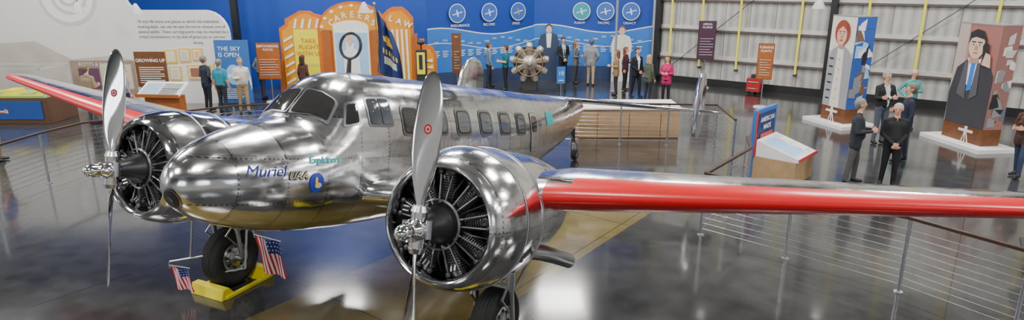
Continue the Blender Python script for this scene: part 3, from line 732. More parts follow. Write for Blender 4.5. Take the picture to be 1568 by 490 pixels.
# display radial engine on stand
mb=MB(); c=Vector((.65,24.2,1.14))
LM=mat('cast_aluminium',(.50,.48,.43),.4,.6,var=.3,scale=12); BRZ=mat('bronze_parts',(.35,.22,.10),.4,.7)
for i in range(9):
    a=2*math.pi*i/9+math.pi/2; d=Vector((math.cos(a),0,math.sin(a)))
    for k_ in range(8): mb.cyl(c+d*(.26+k_*.046),c+d*(.282+k_*.046),.145,.145,LM,12)
    mb.cyl(c+d*.2,c+d*.64,.11,.105,DKMET,10); mb.cyl(c+d*.62,c+d*.74,.15,.10,LM,10)
    t=Vector((0,1,0)).cross(d)
    for s_ in (-1,1): mb.cyl(c+Vector((0,-.2,0))+d*.18+t*.03*s_,c+Vector((0,-.1,0))+d*.68+t*.07*s_,.014,.014,BRZ,6)
mb.cyl(c+Vector((0,.12,0)),c+Vector((0,.18,0)),.60,.60,mat('baffle_brown',(.07,.045,.03),.5,.4),36)
mb.tube([c+Vector((.50*math.cos(a),-.15,.50*math.sin(a))) for a in np.linspace(0,2*math.pi,37)[:-1]],.020,BRZ,8,True)
mb.lathe([(.3,.2),(.15,.29),(-.15,.28),(-.22,.2),(-.3,.1),(-.42,.05),(-.42,.005)],c,(0,1,0),LM,28,cap=True)
mb.cyl(c+Vector((0,.2,0)),c+Vector((0,.35,0)),.3,.3,DKMET,24)
mb.box((.65,24.5,.30),(.5,.3,.6),DKMET); mb.box((.65,24.4,.03),(1.3,.9,.06),INKB)
mb.cyl((.3,24.4,.05),(.5,24.4,.95),.03,.03,DKMET); mb.cyl((1.0,24.4,.05),(.8,24.4,.95),.03,.03,DKMET)
mb.build('display_radial_engine')

# timeline exhibit on blue walls
mb=MB()
A=Vector((-3.3,25.3,0));B=Vector((.95,28,0));C=Vector((5.9,27.5,0))
WHT=mat('print_white',(.85,.85,.85),.5)
def inward(d): return Vector((d.y,-d.x,0)).normalized()
for (p,q,ts,nm) in ((A,B,(.256,.547,.824),['ENDURANCE','RECORD','SPEED']),(B,C,(.402,.602,.815),['FLIGHT','PACIFIC','LEGACY'])):
    d=q-p;L=d.length;e=d/L;n=inward(d)
    N=30
    top=[(L*i/N,2.12+.16*math.sin(i/N*6.0+1.0)) for i in range(N+1)]
    poly=[(0,.55),(L,.55)]+top[::-1]
    b=Board(mb,p+n*.03,e,(0,0,1)); b.n=n
    b.poly([(0,.62),(L,.62)]+[(x,z+.04) for x,z in top[::-1]],WHT); b.k+=4
    b.poly(poly,BLUE2); b.k+=3
    b.poly([(x,z-.55) for x,z in top]+[(x,z-.58) for x,z in top[::-1]],WHT)
    for k_ in range(12):
        x=.25+k_*(L-.5)/12; b.text(str(1930+k_*3),x,1.70+.1*math.sin(k_),.11,WHT); 
        for r_ in range(4): b.rect(x,1.38-r_*.07,x+.24-.05*(r_%2),1.41-r_*.07,WHT); b.k-=1
    b.rect(0,0,L,.55,mat('dark_plinth',(.03,.05,.12),.5)); 
    for t in ts:
        cx=t*L; b.ell(cx,2.85,.36,.36,TEALP if t==.402 else mat('disc_blue',(.04,.14,.50),.4)); b.ring(cx,2.85,.34,.37,WHT)
        b.poly([(cx-.22,2.80),(cx+.2,2.92),(cx+.24,2.89),(cx-.2,2.77)],WHT); b.poly([(cx-.05,2.98),(cx+.0,2.98),(cx+.06,2.72),(cx+.0,2.72)],ORL if t in(.824,) else WHT)
        b.k-=3
    for i,t in enumerate(ts): b.text(nm[i],t*L-.3,2.33,.14,WHT)
mb.build('timeline_wall_exhibit',recalc=False)
def cutout(name,x,y,h,suit,shirt,hair,rz=0):
    mb=MB(); ex=Vector((math.cos(rz),math.sin(rz),0)); o=Vector((x,y,0)); s=h/1.8
    def pl(P,m,off): mb.prism([(a*s,b_*s) for a,b_ in P],o+Vector((0,-off,0)),ex,(0,0,1),.012,m)
    pl([(-.3,.0),(.3,0),(.3,.75),(.34,1.2),(.26,1.45),(.08,1.52),(-.08,1.52),(-.26,1.45),(-.34,1.2),(-.3,.75)],suit,0)
    pl([(-.06,1.05),(.06,1.05),(.09,1.5),(-.09,1.5)],shirt,.013)
    pl([(.11*math.cos(a),1.66+.14*math.sin(a)) for a in np.linspace(0,2*math.pi,20)[:-1]],hair,.004)
    pl([(.095*math.cos(a),1.625+.125*math.sin(a)) for a in np.linspace(0,2*math.pi,20)[:-1]],SKN,.017)
    mb.obox(o+Vector((-.25,.0,0)),(.5,0,0),(0,.3,0),(0,0,.02),INKB)
    return mb.build(name)
cutout('portrait_cutout',1.55,27.4,2.35,mat('cut_navy',(.03,.05,.10),.6),WHITE,INKB)
cutout('portrait_cutout',4.55,27.0,2.3,mat('cut_white',(.7,.68,.62),.6),CREAM,HAIRR)
mb=MB(); mb.cyl((1.75,22.9,0),(1.75,22.9,.02),.18,.18,DKMET,16); mb.cyl((1.75,22.9,.02),(1.75,22.9,.55),.02,.02,STEEL); mb.box((1.75,22.88,.85),(.30,.04,.6),BLP)
b=Board(mb,(1.6,22.858,.55),(1,0,0),(0,0,1)); b.text('10',.15,.3,.2,WHT,'CENTER'); b.rect(.06,.1,.24,.13,WHT); mb.build('blue_number_sign')

# white mural partition on left
mb=MB(); Yw=22.0
WP=mat('mural_white',(.70,.69,.67),.6,var=.03)
out=[(-20,0),(-9.55,0),(-9.55,2.35)]+[(-9.55-.75*(1-math.cos(a)),2.35+.8*math.sin(a)) for a in np.linspace(0,math.pi/2,8)]+[(-12.4,3.15)]
out+=[(-12.4-.5*math.sin(a),3.15+.5*(1-math.cos(a))) for a in np.linspace(.2,math.pi/2,5)]+[(-13.0,4.6),(-20,4.6)]
mb.prism(out,(0,Yw+.15,0),(1,0,0),(0,0,1),.15,WP)
b=Board(mb,(0,Yw,0),(1,0,0),(0,0,1)); 
def X(x): return .02229*x-17.47
def Z(y): return 3.479-.0218*y
MBR=mat('mural_taupe',(.28,.21,.16),.6,var=.35,scale=2)
b.poly([(X(-60),Z(70)),(X(60),Z(62)),(X(110),Z(90)),(X(180),Z(84)),(X(205),Z(92)),(X(205),0.0),(X(-60),0.0)],mat('mural_light_taupe',(.50,.46,.41),.6,var=.25,scale=1.5))
b.ell(X(120),Z(-6),.98,.98,LGR); b.ell(X(120),Z(-6),.86,.86,WHITE)
sp=[]
for i in range(90):
    a=i/90*4.6*math.pi; r=.10+.6*i/90; sp.append((X(120)+r*math.cos(a),Z(-6)+r*math.sin(a)))
for i in range(89):
    (x0,y0),(x1,y1)=sp[i],sp[i+1]; d=Vector((x1-x0,y1-y0)).normalized(); nn=Vector((-d.y,d.x))*.055
    b.poly([(x0-nn.x,y0-nn.y),(x1-nn.x,y1-nn.y),(x1+nn.x,y1+nn.y),(x0+nn.x,y0+nn.y)],LGR); b.k-=1
b.k+=1
b.text('"In any life there are places at which the individual,\nlooking back, can see he was forced to choose one of\nseveral paths. These turning points may be marked by a\ntrivial circumstance or by one of great joy or sorrow."',X(219),Z(34),.135,INKB,shear=.2,space=1.25)
b.text('Amelia',X(300),Z(66),.12,INKB,shear=.2)
b.rect(X(107),0.3,X(205),Z(92),MBR)
b.rect(X(118),.5,X(150),Z(104),mat('plum_print',(.12,.05,.10),.5)); b.rect(X(152),.5,X(200),Z(98),mat('beige_print',(.60,.52,.40),.5))
b.text('ROOTS & WINGS',X(120),Z(100),.16,WHITE)
b.rect(X(207),Z(133),X(255),Z(78),WOOD); b.text('GROWING UP',X(231),Z(94),.155,WHT,'CENTER',bold=.003)
for k_ in range(8): b.rect(X(212),Z(102+k_*3.4),X(250-(6 if k_%3==2 else 0)),Z(103.2+k_*3.4),WHT); b.k-=1
b.k+=1
for (x0,y0,x1,y1,m) in ((255,75,272,96,CREAM),(276,73,293,94,LGR),(296,73,312,92,SKN),(258,101,276,123,LGR),(286,99,322,122,mat('photo_brown',(.30,.12,.08),.5)),(326,96,346,118,LGR)):
    mb.obox((X(x0),Yw-.03,Z(y1)),(X(x1)-X(x0),0,0),(0,.03,0),(0,0,Z(y0)-Z(y1)),GOLD)
    mb.obox((X(x0)+.05,Yw-.036,Z(y1)+.05),(X(x1)-X(x0)-.1,0,0),(0,.01,0),(0,0,Z(y0)-Z(y1)-.1),CREAM)
    mb.obox((X(x0)+.10,Yw-.041,Z(y1)+.10),(X(x1)-X(x0)-.2,0,0),(0,.01,0),(0,0,Z(y0)-Z(y1)-.2),m)
mb.build('mural_partition_wall')
mb=MB(); mb.box((-9.35,21.6,1.15),(1.12,.06,2.1),mat('poster_blue',(.03,.13,.40),.5)); b=Board(mb,(-9.91,21.57,.1),(1,0,0),(0,0,1))
b.text('THE SKY\nIS OPEN',.1,1.75,.2,WHT); b.ell(.56,.95,.26,.34,LBL); b.poly([(.2,.9),(.9,1.1),(.95,1.02),(.25,.82)],WHT)
for k_ in range(6): b.rect(.1,.45-k_*.06,.95-(k_%2)*.15,.475-k_*.06,WHT)
mb.box((-9.35,21.6,.05),(1.2,.3,.1),DKMET); mb.build('blue_poster_panel')
def lectern(name,x,y,w,d,rz,wood=WOODO):
    mb=MB(); R=Matrix.Rotation(rz,3,'Z'); c=Vector((x,y,0)); ex=R@Vector((1,0,0)); ey=R@Vector((0,1,0))
    mb.obox(c-ex*w*.42-ey*.15,ex*w*.84,ey*.3,(0,0,.74),wood); mb.obox(c-ex*w*.46-ey*.22,ex*w*.92,ey*.44,(0,0,.06),INKB)
    o=c-ex*w/2-ey*d*.55+Vector((0,0,.72)); sl=ey*d+Vector((0,0,.34)); nn=ex.cross(sl).normalized()
    mb.obox(o,ex*w,sl,nn*.06,WHITE); mb.obox(o-ex*.02,ex*(w+.04),-ey*.03,(0,0,.1),wood)
    b=Board(mb,o+nn*.06,ex,sl); b.n=nn; dd=sl.length
    b.rect(.05,.05,w-.05,dd-.05,LGR); b.rect(.1,.1,w*.45,dd-.1,mat('screen_print',(.30,.42,.55),.4)); b.rect(w*.5,dd*.5,w-.1,dd-.1,GRY)
    for k_ in range(4): b.rect(w*.5,.1+k_*.07,w-.12,.125+k_*.07,INKB)
    return mb.build(name)
lectern('exhibit_lectern',-10.6,19.4,1.35,.62,-.12)
mb=MB(); GC=mat('case_glass_frame',(.55,.60,.62),.1,.3)
LIME=mat('lime_print',(.35,.45,.10),.5)
mb.box((-15.3,19.3,.38),(3.2,1.3,.75),mat('case_brown',(.10,.05,.03),.5)); mb.box((-15.3,18.63,.42),(2.9,.02,.55),mat('deep_blue_panel',(.02,.07,.30),.5))
mb.box((-15.3,19.3,.80),(3.1,1.2,.06),LIME)
for dx in (-1.55,1.55):
    for dy in (-.6,.6): mb.box((-15.3+dx,19.3+dy,1.2),(.03,.03,.85),GC)
for dy in (-.6,.6): mb.box((-15.3,19.3+dy,1.62),(3.13,.03,.03),GC)
for dx in (-1.55,1.55): mb.box((-15.3+dx,19.3,1.62),(.03,1.2,.03),GC)
for i in range(6): mb.box((-16.5+i*.5,19.2,.84+.05*(i%2)),(.3,.5,.05+.1*(i%2)),(YP if i%2 else LIME))
mb.build('display_case')

# careers booth
mb=MB(); Yb=23.0
def bx(x): return .02309*x-18.1
def bz(y): return 3.449-.0228*y
def pr(P,m,dy=0): mb.prism([(bx(x),bz(y)) for x,y in P],(0,Yb-dy,0),(1,0,0),(0,0,1),.08,m)
F0=151
pr([(430,F0),(430,42),(440,36),(440,28),(456,20),(462,16),(478,16),(484,20),(500,24),(512,26),(512,F0)],OR,0)
pr([(434,F0),(434,46),(444,40),(446,32),(458,25),(464,21),(476,21),(484,26),(508,32),(508,F0)],ORL,.03)
pr([(452,F0),(452,44),(503,44),(503,F0)],YP,.06)
for k_ in range(7): pr([(436,60+k_*13),(450,52+k_*13),(450,56+k_*13),(436,64+k_*13)],WHITE,.05)
for k_ in range(5): pr([(452+k_*11,42),(456+k_*11,28),(459+k_*11,28),(456+k_*11,42)],WHITE,.05)
arc=[(543+54*math.cos(a),46-44*math.sin(a)) for a in np.linspace(0,math.pi,25)]
pr([(489,F0),(489,46)]+arc[::-1]+[(597,46),(597,F0)],OR,.075)
arc=[(543+50*math.cos(a),46-40*math.sin(a)) for a in np.linspace(0,math.pi,25)]
pr([(493,46)]+arc[::-1]+[(593,46)],ORL,.09)
pr([(513,F0),(513,40)]+[(540+27*math.cos(a),40-10*math.sin(a)) for a in np.linspace(math.pi,0,15)]+[(567,40),(567,F0)],WHITE,.12)
pr([(516,F0),(516,48),(564,48),(564,F0)],LBL,.15)
pr([(527,F0),(527,78),(533,72),(531,64),(538,58),(545,64),(543,72),(551,78),(553,F0)],WHITE,.17); pr([(533,60),(538,48),(544,60),(538,70)],SKN,.185)
for k_ in range(9):
    a=math.pi*(k_+.5)/9; pr([(543+45*math.cos(a-.05),46-36*math.sin(a-.05)),(543+50*math.cos(a-.05),46-40*math.sin(a-.05)),(543+50*math.cos(a+.05),46-40*math.sin(a+.05)),(543+45*math.cos(a+.05),46-36*math.sin(a+.05))],WHITE,.11)
pr([(497,F0),(497,44),(509,44),(509,F0)],WOODO,.14); pr([(571,F0),(571,44),(583,44),(583,F0)],WOODO,.14)
pr([(588,F0),(588,22),(596,14),(604,10),(618,10),(626,16),(634,26),(634,F0)],OR,.01)
pr([(592,F0),(592,26),(600,18),(616,16),(622,20),(630,30),(630,F0)],ORL,.035)
for k_ in range(5): pr([(596+k_*7,F0),(594+k_*7,44),(597+k_*7,44),(599+k_*7,F0)],WHITE,.065)
pr([(634,F0),(634,66),(642,66),(642,58),(650,58),(650,66),(662,70),(668,82),(668,F0)],OR,.03)
pr([(640,F0),(640,74),(658,74),(664,84),(664,F0)],ORL,.06)
for k_ in range(4): pr([(652,92+k_*10),(662,88+k_*10),(662,94+k_*10)],WHITE,.09)
pr([(634,F0),(634,50),(640,50),(640,F0)],WOODO,.1); pr([(426,F0),(426,90),(433,90),(433,F0)],WOODO,.1)
b=Board(mb,(0,Yb-.175,0),(1,0,0),(0,0,1))
tx='CAREERS'
for i,ch in enumerate(tx):
    a=math.pi*(.82-.64*i/6); x=543+35*math.cos(a); y=46-25*math.sin(a)
    b.text(ch,bx(x),bz(y)-.10,.29,WHITE,'CENTER',rot=(a-math.pi/2)*.5,bold=.006)
b=Board(mb,(0,Yb-.15,0),(1,0,0),(0,0,1))
for i,ch in enumerate('LAW'): 
    b.text(ch,bx(597+i*11),bz(30+i*4),.28,WHITE,'LEFT',rot=-.35,bold=.008)
b.text('TAKE\nFLIGHT\nWITH US',bx(474),bz(64),.22,OR,'CENTER')
b.text('LEARN TO FLY',bx(474),bz(100),.12,GRY,'CENTER')
mb.box((bx(548),Yb+.5,.04),(5.6,1.6,.08),INKB)
mb.build('careers_exhibit_booth')
mb=MB(); kx=bx(646)+.05; mb.box((kx,22.35,.9),(.35,.3,1.8),INKB); mb.box((kx,22.18,1.35),(.28,.03,.75),YP); mb.box((kx,22.15,1.4),(.12,.03,.5),INKB); mb.cyl((kx,22.35,1.8),(kx,22.35,2.0),.03,.03,INKB); mb.ball((kx,22.35,2.05),(.14,.1,.08),INKB)
mb.box((kx,22.35,.02),(.5,.45,.04),DKMET); mb.build('information_kiosk',bevel=.01)
mb=MB(); fx,fy=-3.95,19.3
mb.cyl((fx,fy,0),(fx,fy,.06),.2,.18,DKMET,20); mb.cyl((fx,fy,.06),(fx-.08,fy,3.42),.018,.015,mat('pole_brass',(.5,.35,.12),.3,.9),12); mb.ball((fx-.08,fy,3.46),.04,GOLD)
KB=mat('kansas_blue',(.012,.03,.13),.7)
NX,NY=18,24
def FPt(i,j):
    s=i/NX;t=j/NY
    return Vector((fx-.06+s*.80*(.55+.45*t)+.05*math.sin(t*4), fy+.10*math.sin(s*14+t*2)*(.4+s), 3.36-t*1.9-s*.75*(1-t*.45)))
for i in range(NX):
    for j in range(NY):
        m=KB
        if 7<=j<=10 and 5<=i<=12 and (j-8.5)**2/3.5+(i-8.5)**2/14<1: m=GOLD
        if 13<=j<=14 and 4<=i<=14 and i%2==0: m=GOLD
        if 16<=j<=18 and 5<=i<=13: m=LBL if (i+j)%2 else GOLD
        mb.add([FPt(i,j),FPt(i+1,j),FPt(i+1,j+1),FPt(i,j+1)],[(0,1,2,3)],m,True)
mb.build('state_flag_on_pole',recalc=False)
for (x,y,z) in ((-13.5,20.5,3.15),(-11.7,20.5,3.1),(-4.6,20.5,3.15),(9.3,20.0,3.3)):
    mb=MB(); mb.cyl((x,y,z+.3),(x,y,9.0),.01,.01,INKB,6); mb.lathe([(.32,.03),(.28,.06),(.2,.1),(.0,.2),(-.02,.2),(0,.19),(.18,.09)],(x,y,z),(0,0,1),LGR,24); mb.ball((x,y,z+.06),.07,mat('bulb',(1,.9,.75),.4,emit=6)); mb.build('pendant_lamp')
mb=MB(); mb.cyl((3.9,24.4,0),(3.9,24.4,9),.045,.045,GRY,14); mb.cyl((3.9,24.4,0),(3.9,24.4,.03),.15,.15,GRY,14); mb.build('steel_column')
mb=MB(); mb.box((-10.2,24.2,4.5),(.22,.22,9),BLK); mb.build('steel_column')
mb=MB(); mb.box((8.0,8.3,.42),(1.4,.5,.05),INKB,-.6)
for s_ in(-.55,.55): mb.box((8.0+s_*.83,8.3-s_*.56,.2),(.06,.4,.40),DKMET,-.6)
mb.build('museum_bench',bevel=.01)

# ------------------------------------------------------------------ PEOPLE
def capsule(p0,p1,r0,r1,seg=12):
    p0=Vector(p0);p1=Vector(p1); 
    if (p1-p0).length<1e-5: p1=p0+Vector((0,0,1e-4))
    x,y,d=frame(p1-p0); rg=[]
    for t in (80,55,28,0): rg.append((p0-d*r0*math.sin(math.radians(t)),r0*math.cos(math.radians(t))))
    for t in (0,28,55,80): rg.append((p1+d*r1*math.sin(math.radians(t)),r1*math.cos(math.radians(t))))
    return [[c+x*r*math.cos(2*math.pi*j/seg)+y*r*math.sin(2*math.pi*j/seg) for j in range(seg)] for c,r in rg]
def person(name,x,y,h=1.75,face=0.0,top='222222',bot='222230',hair='3a2a1c',skin='d9a184',shoe='151515',arms=('down','down'),female=False,
           longhair=False,bald=False,shirt=None,tie=None,coat=False,heavy=0.0,head=0.0,step=0.0,beard=False,glasses=False,vox=.017,bag=None,sleeves=True):
    k=h/1.76
    prims=[]
    def C(p0,p1,r0,r1,l): prims.append((Vector(p0),Vector(p1),r0,r1,l))
    g=.88 if female else 1.0
    for s in (1,-1):
        st=step*s
        hip=(s*.085,0,.90); kn=(s*.095,-.14*st-.01,.49); an=(s*.105,-.20*st+.02,.09)
        C(hip,kn,.094,.064 if not female else .06,'bot'); C(kn,an,.062,.047 if not female else .042,'bot')
        C((an[0],an[1]+.01,.05),(an[0]+s*.02,an[1]-.15,.038),.046,.036,'shoe'); C(an,(an[0],an[1],.06),.044,.044,'shoe')
    C((-.06,0,.92),(.06,0,.92),.12,.12,'bot'); 
    for s in (1,-1):
        C((s*.06*g,0,1.0),(s*.09*g,-.005,1.30),.108+heavy*.5,.115*g,'top'); C((s*.15*g,.0,1.385),(s*.02,.0,1.43),.062,.06,'top')
        if coat: C((s*.075,.0,.80),(s*.07*g,0,1.05),.112,.11,'top')
        else: C((s*.065,.0,.93),(s*.07*g,0,1.05),.116,.108,'top')
    C((0,-.02-heavy,1.02),(0,-.01,1.30),.11+heavy,.115,'top')
    if female:
        for s in (1,-1): C((s*.075,-.085,1.235),(s*.07,-.06,1.26),.058,.055,'top')
    C((0,.0,1.40),(0,-.012,1.54),.055*g,.05*g,'skin')
    Rh=Matrix.Rotation(head,3,'Z')
    def Hc(p0,p1,r0,r1,l): C(Rh@Vector(p0),Rh@Vector(p1),r0,r1,l)
    Hc((0,.012,1.665),(0,-.012,1.66),.088,.086,'skin'); Hc((0,-.025,1.62),(0,-.035,1.592),.07,.056,'skin'); Hc((-.012,-.055,1.562),(.012,-.055,1.562),.03,.03,'beard' if beard else 'skin')
    Hc((0,-.098,1.65),(0,-.118,1.617),.010,.015,'skin')
    for s in (1,-1): Hc((s*.086,.005,1.645),(s*.084,.008,1.615),.017,.013,'skin')
    if not bald:
        Hc((0,.03,1.672),(0,-.005,1.685),.095,.088,'hair'); Hc((0,.05,1.63),(0,.05,1.60),.075,.06,'hair')
        if longhair:
            for s in (1,-1): Hc((s*.06,.03,1.66),(s*.075,.035,1.47),.05,.042,'hair')
            Hc((0,.07,1.66),(0,.075,1.45),.06,.05,'hair')
    else:
        Hc((-.05,.045,1.62),(.05,.045,1.62),.055,.055,'hair')
    hands=[]
    PO={'down':((.245,.03,1.12),(.262,-.05,.87)),'pocket':((.285,.09,1.13),(.195,-.05,.93)),'crossed':((.245,-.07,1.13),(-.05,-.20,1.16)),
        'hold':((.24,.01,1.11),(.11,-.25,1.14)),'face':((.23,-.14,1.15),(.10,-.20,1.40)),'hip':((.36,.07,1.16),(.20,-.02,1.0)),'back':((.255,.10,1.13),(.06,.16,.96)),
        'reach':((.27,-.15,1.20),(.24,-.40,1.28)),'front':((.23,.0,1.12),(.05,-.19,.95))}
    for s,a in ((1,arms[0]),(-1,arms[1])):
        e,w_=PO[a]; e=Vector((e[0]*s,e[1],e[2])); w_=Vector((w_[0]*s,w_[1],w_[2])); sh=Vector((s*.185*g,.0,1.385))
        e.x*= (1 if not female else .94)
        C(sh,e,.058*g,.046*g,'top'); C(e,w_,.046*g,.034*g,'top' if sleeves else 'skin')
        if not sleeves: C(sh,sh+(e-sh)*.7,.062*g,.056*g,'top')
        hands.append((s,e,w_,a))
    tmp=MB()
    for (a,b_,r0,r1,l) in prims: tmp.loft(capsule(a,b_,r0,r1),WHITE)
    ob=tmp.build('tmp_person',recalc=True)
    rm=ob.modifiers.new('r','REMESH'); rm.mode='VOXEL'; rm.voxel_size=vox
    sm=ob.modifiers.new('s','SMOOTH'); sm.iterations=2; sm.factor=.5
    dg=bpy.context.evaluated_depsgraph_get(); me=D2.meshes.new_from_object(ob.evaluated_get(dg))
    nv=len(me.vertices); co_=np.empty(nv*3); me.vertices.foreach_get('co',co_); co_=co_.reshape(-1,3)
    F=[tuple(p.vertices) for p in me.polygons]
    md=ob.data; D2.objects.remove(ob); D2.meshes.remove(md); D2.meshes.remove(me)
    fc=np.array([co_[list(f)].mean(0) for f in F])
    best=np.full(len(F),1e9); lab=np.zeros(len(F),int); labs=['bot','shoe','top','skin','hair','beard']
    for (a,b_,r0,r1,l) in prims:
        A_=np.array(a);B_=np.array(b_);ab=B_-A_;q=max(ab@ab,1e-9); t=np.clip(((fc-A_)@ab)/q,0,1)
        dd=np.linalg.norm(fc-(A_+t[:,None]*ab),axis=1)-(r0+(r1-r0)*t)
        if l=='hair': dd-=.004
        mk=dd<best; best[mk]=dd[mk]; lab[mk]=labs.index(l)
    Rn=np.array(Matrix.Rotation(-head,3,'Z'))
    fh=fc@Rn.T
    mface=(fh[:,1]<-.045)&(fh[:,2]<1.70)&(fh[:,2]>1.5)&(lab==4)&(np.abs(fh[:,0])<.07); lab[mface]=3
    hem=.80 if coat else .93
    mk=(lab==0)&(fc[:,2]>hem+.03)&(np.hypot(fc[:,0],fc[:,1])<.3)&(fc[:,2]>.9); lab[mk&(fc[:,2]>hem)]=2
    front=(fc[:,1]<-.03)&(lab==2)
    mats=[hm(bot,.75),hm(shoe,.4),hm(top,.8),hm(skin,.5),hm(hair,.7),hm(hair,.7)]
    if shirt:
        mats.append(hm(shirt,.8)); wd_=np.clip((fc[:,2]-1.0)/.42,0,1)*.055+.018
        mk=front&(np.abs(fc[:,0])<wd_)&(fc[:,2]>(.98 if coat else .93))&(fc[:,2]<1.46); lab[mk]=6
        if tie:
            mats.append(hm(tie,.6)); mk=(lab==6)&(np.abs(fc[:,0])<.018)&(fc[:,2]<1.44); lab[mk]=7
    mb=MB(); vs=[tuple(v) for v in co_]
    mb.V=vs; mb.mats=list(mats); mb.F=[list(f) for f in F]; mb.I=[int(i) for i in lab]; mb.S=[True]*len(F)
    def cap(p0,p1,r0,r1,m,seg=8): mb.loft(capsule(p0,p1,r0,r1,seg),m)
    sk=mats[3]
    for (s,e,w_,a) in hands:
        if a=='pocket': 
            cap(w_,w_+Vector((-s*.03,-.02,-.05)),.034,.03,sk); 
        d=(w_-e).normalized(); fw=Vector((0,-1,0)) if abs(d.y)<.7 else Vector((0,0,1))
        if a in('crossed','front'): fw=Vector((0,0,1))
        sd=(fw-d*fw.dot(d)).normalized(); nn=d.cross(sd).normalized()
        if nn.dot(Vector((-s,0,0)) if a not in('crossed','front','hold','face') else Vector((0,1,0)))<0: nn=-nn
        if a=='pocket': d=(d+Vector((0,0,-.3))).normalized()
        for i,(ln,off) in enumerate(((.068,1.5),(.078,.5),(.072,-.5),(.056,-1.5))):
            b0=w_+d*.012+sd*off*.012; b1=w_+d*.088+sd*off*.020
            cap(b0,b1,.014,.012,sk)
            k1=b1+(d*.86+nn*.5).normalized()*ln*.55; k2=k1+(d*.5+nn*.86).normalized()*ln*.5
            cap(b1,k1,.0095,.009,sk,6); cap(k1,k2,.009,.0075,sk,6)
        t0=w_+d*.03+sd*.024; t1=t0+(d*.6+sd*.7+nn*.3).normalized()*.045; t2=t1+(d*.85+sd*.1+nn*.45).normalized()*.035
        cap(t0,t1,.013,.011,sk,6); cap(t1,t2,.011,.009,sk,6)
    def RH(p): return Rh@Vector(p)
    EW=hm('e8e4de',.3); EB=hm('20140f',.3); LP=hm('a8584a',.5)
    for s in (1,-1):
        mb.ball(RH((s*.031,-.088,1.652)),.0125,EW,8); mb.ball(RH((s*.031,-.0985,1.652)),.0062,EB,6)
        cap(RH((s*.018,-.099,1.673)),RH((s*.045,-.090,1.674)),.004,.003,mats[4],6)
        if glasses: mb.tube([RH((s*.031+.02*math.cos(t),-.108,1.652+.016*math.sin(t))) for t in np.linspace(0,2*math.pi,13)[:-1]],.0025,INKB,5,True)
    cap(RH((-.018,-.0905,1.588)),RH((.018,-.0905,1.588)),.0055,.0055,LP,6)
    if bag:
        bm_=hm(bag,.7); mb.loft(capsule((-.07,.17,1.10),(-.07,.17,1.32),.10,.09),bm_); mb.loft(capsule((.07,.17,1.10),(.07,.17,1.32),.10,.09),bm_)
        mb.tube([(.12,.12,1.40),(.13,-.02,1.455),(.12,-.125,1.32),(.13,.05,1.05)],.014,bm_,6); mb.tube([(-.12,.12,1.40),(-.13,-.02,1.455),(-.12,-.125,1.32),(-.13,.05,1.05)],.014,bm_,6)
    ob=mb.build(name,recalc=False)
    ob.scale=(k,k,k); ob.location=(x,y,.003); ob.rotation_euler=(0,0,face)
    return ob
FAR=.02
person('woman_in_magenta_jacket',5.26,21.8,1.66,-.5,'b0165a','14141a','5a3422',arms=('hold','hold'),female=True,longhair=True,coat=True,vox=FAR)
person('woman_in_olive_jacket',4.75,22.3,1.64,2.2,'4a5340','26282c','a98d6a',arms=('front','down'),female=True,longhair=True,coat=True,vox=FAR)
person('man_in_black_suit',4.5,23.2,1.78,.5,'121214','121214','3a2a20',arms=('down','front'),shirt='d8d8dc',coat=True,vox=FAR,step=.5)
person('woman_in_tan_coat',3.85,23.7,1.66,-1.6,'8f7350','25252a','6a4a2c',arms=('hold','down'),female=True,longhair=True,coat=True,vox=FAR)
person('woman_in_plum_jacket',4.35,24.7,1.66,1.0,'4a2030','202024','6a4028',arms=('hold','down'),female=True,longhair=True,coat=True,vox=FAR)
person('man_in_grey_jacket',3.18,25.9,1.85,2.9,'7d7f82','a8916c','5a5652',arms=('down','pocket'),vox=FAR,coat=True,step=.4)
person('woman_in_grey_suit',2.6,26.4,1.74,1.2,'5d5f64','34363c','7a5a3a',arms=('down','hold'),female=True,longhair=True,coat=True,vox=FAR)
person('man_in_black_suit',2.1,26.6,1.86,.3,'14161c','14161c','2a2018',arms=('front','front'),shirt='d8d8dc',tie='203050',coat=True,vox=FAR)
person('man_in_striped_shirt',-.9,25.2,1.78,1.9,'5f7690','22242c','5a3c28',arms=('hip','down'),vox=FAR,step=.5)
person('man_in_teal_polo',-.25,24.7,1.74,-1.4,'0f6a70','1c1c20','4a3020',arms=('hold','hold'),vox=FAR,sleeves=False)
person('man_in_grey_shirt',-8.9,22.8,1.80,2.6,'8d939a','3a3a3e','807c74',arms=('pocket','down'),vox=FAR,step=.4)
person('man_in_white_shirt',-8.58,20.3,1.78,.6,'c4c0bc','9a805c','6e6a66',arms=('down','hold'),vox=FAR,heavy=.02,step=.4)
person('man_in_teal_shirt',-9.2,20.2,1.74,2.9,'1d7f92','2a2a30','78746e',arms=('down','down'),vox=FAR,heavy=.02,sleeves=False)
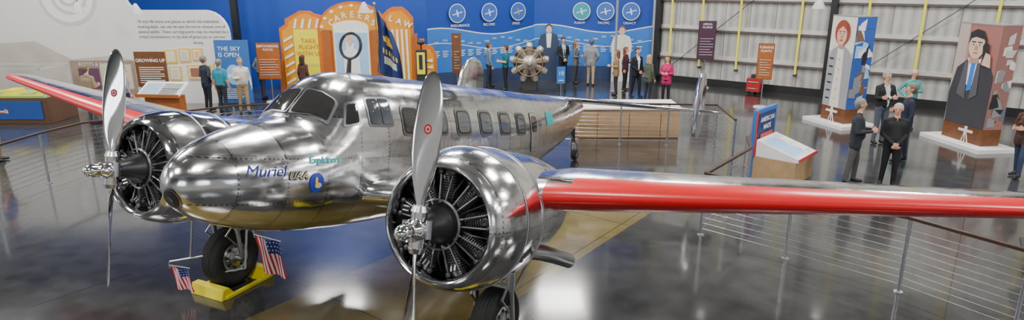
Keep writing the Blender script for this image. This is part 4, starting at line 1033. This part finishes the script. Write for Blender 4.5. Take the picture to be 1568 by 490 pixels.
person('man_in_navy_jacket',-9.9,20.7,1.78,2.6,'1c2436','1c1e26','6c6862',arms=('hold','pocket'),coat=True,vox=FAR)
person('man_in_tan_shirt',-12.35,18.6,1.76,2.9,'8a7a60','3a4048','6a5a4a',arms=('hold','hold'),vox=FAR,heavy=.03)
person('woman_in_grey_sweater',-11.7,19.3,1.62,2.4,'8c8a8c','2a2a30','5a3a22',arms=('down','down'),female=True,longhair=True,vox=FAR)
person('man_in_blue_shirt',-12.1,14.6,1.76,1.9,'1d3a8a','7a6a50','4a3a2c',arms=('hold','down'),vox=FAR,heavy=.03,sleeves=False)
person('woman_in_brown_top',-7.15,22.0,1.66,2.7,'4a2a20','222226','3a2014',arms=('down','down'),female=True,longhair=True,vox=FAR)
V1=.0145
person('man_in_navy_jacket',7.11,12.9,1.80,1.15,'22262c','4e4c4c','7a746c',arms=('hold','hold'),coat=True,vox=V1,heavy=.02,head=.2,glasses=True,step=.4)
person('man_in_black_jacket',7.78,12.72,1.74,-.30,'0f1013','0f1014','a4a09a',arms=('front','front'),vox=V1,heavy=.03,head=-.3,glasses=True,step=.2)
person('man_in_black_sweater',9.55,16.3,1.88,.1,'15171a','4a5260','88847e',arms=('crossed','crossed'),shirt='b8bcc2',vox=V1,heavy=.03,glasses=True)
person('man_in_blue_suit',9.16,14.6,1.83,-1.9,'1a2236','1a1e2e','6a5646',arms=('down','hold'),coat=True,vox=V1,step=.4)
person('woman_in_teal_blouse',11.3,18.0,1.70,-.2,'4e9c9c','26323c','b8b2a8',arms=('crossed','hip'),female=True,vox=V1,glasses=True)
person('woman_in_brown_jacket',10.95,13.35,1.70,-1.2,'4a2c1c','2c3a54','4a2c1a',arms=('hold','hold'),female=True,longhair=True,coat=True,vox=V1,bag='3a2a22',step=.6)

w=D2.worlds.new('world'); bpy.context.scene.world=w; w.use_nodes=True
w.node_tree.nodes['Background'].inputs[0].default_value=(.5,.6,.75,1); w.node_tree.nodes['Background'].inputs[1].default_value=.3
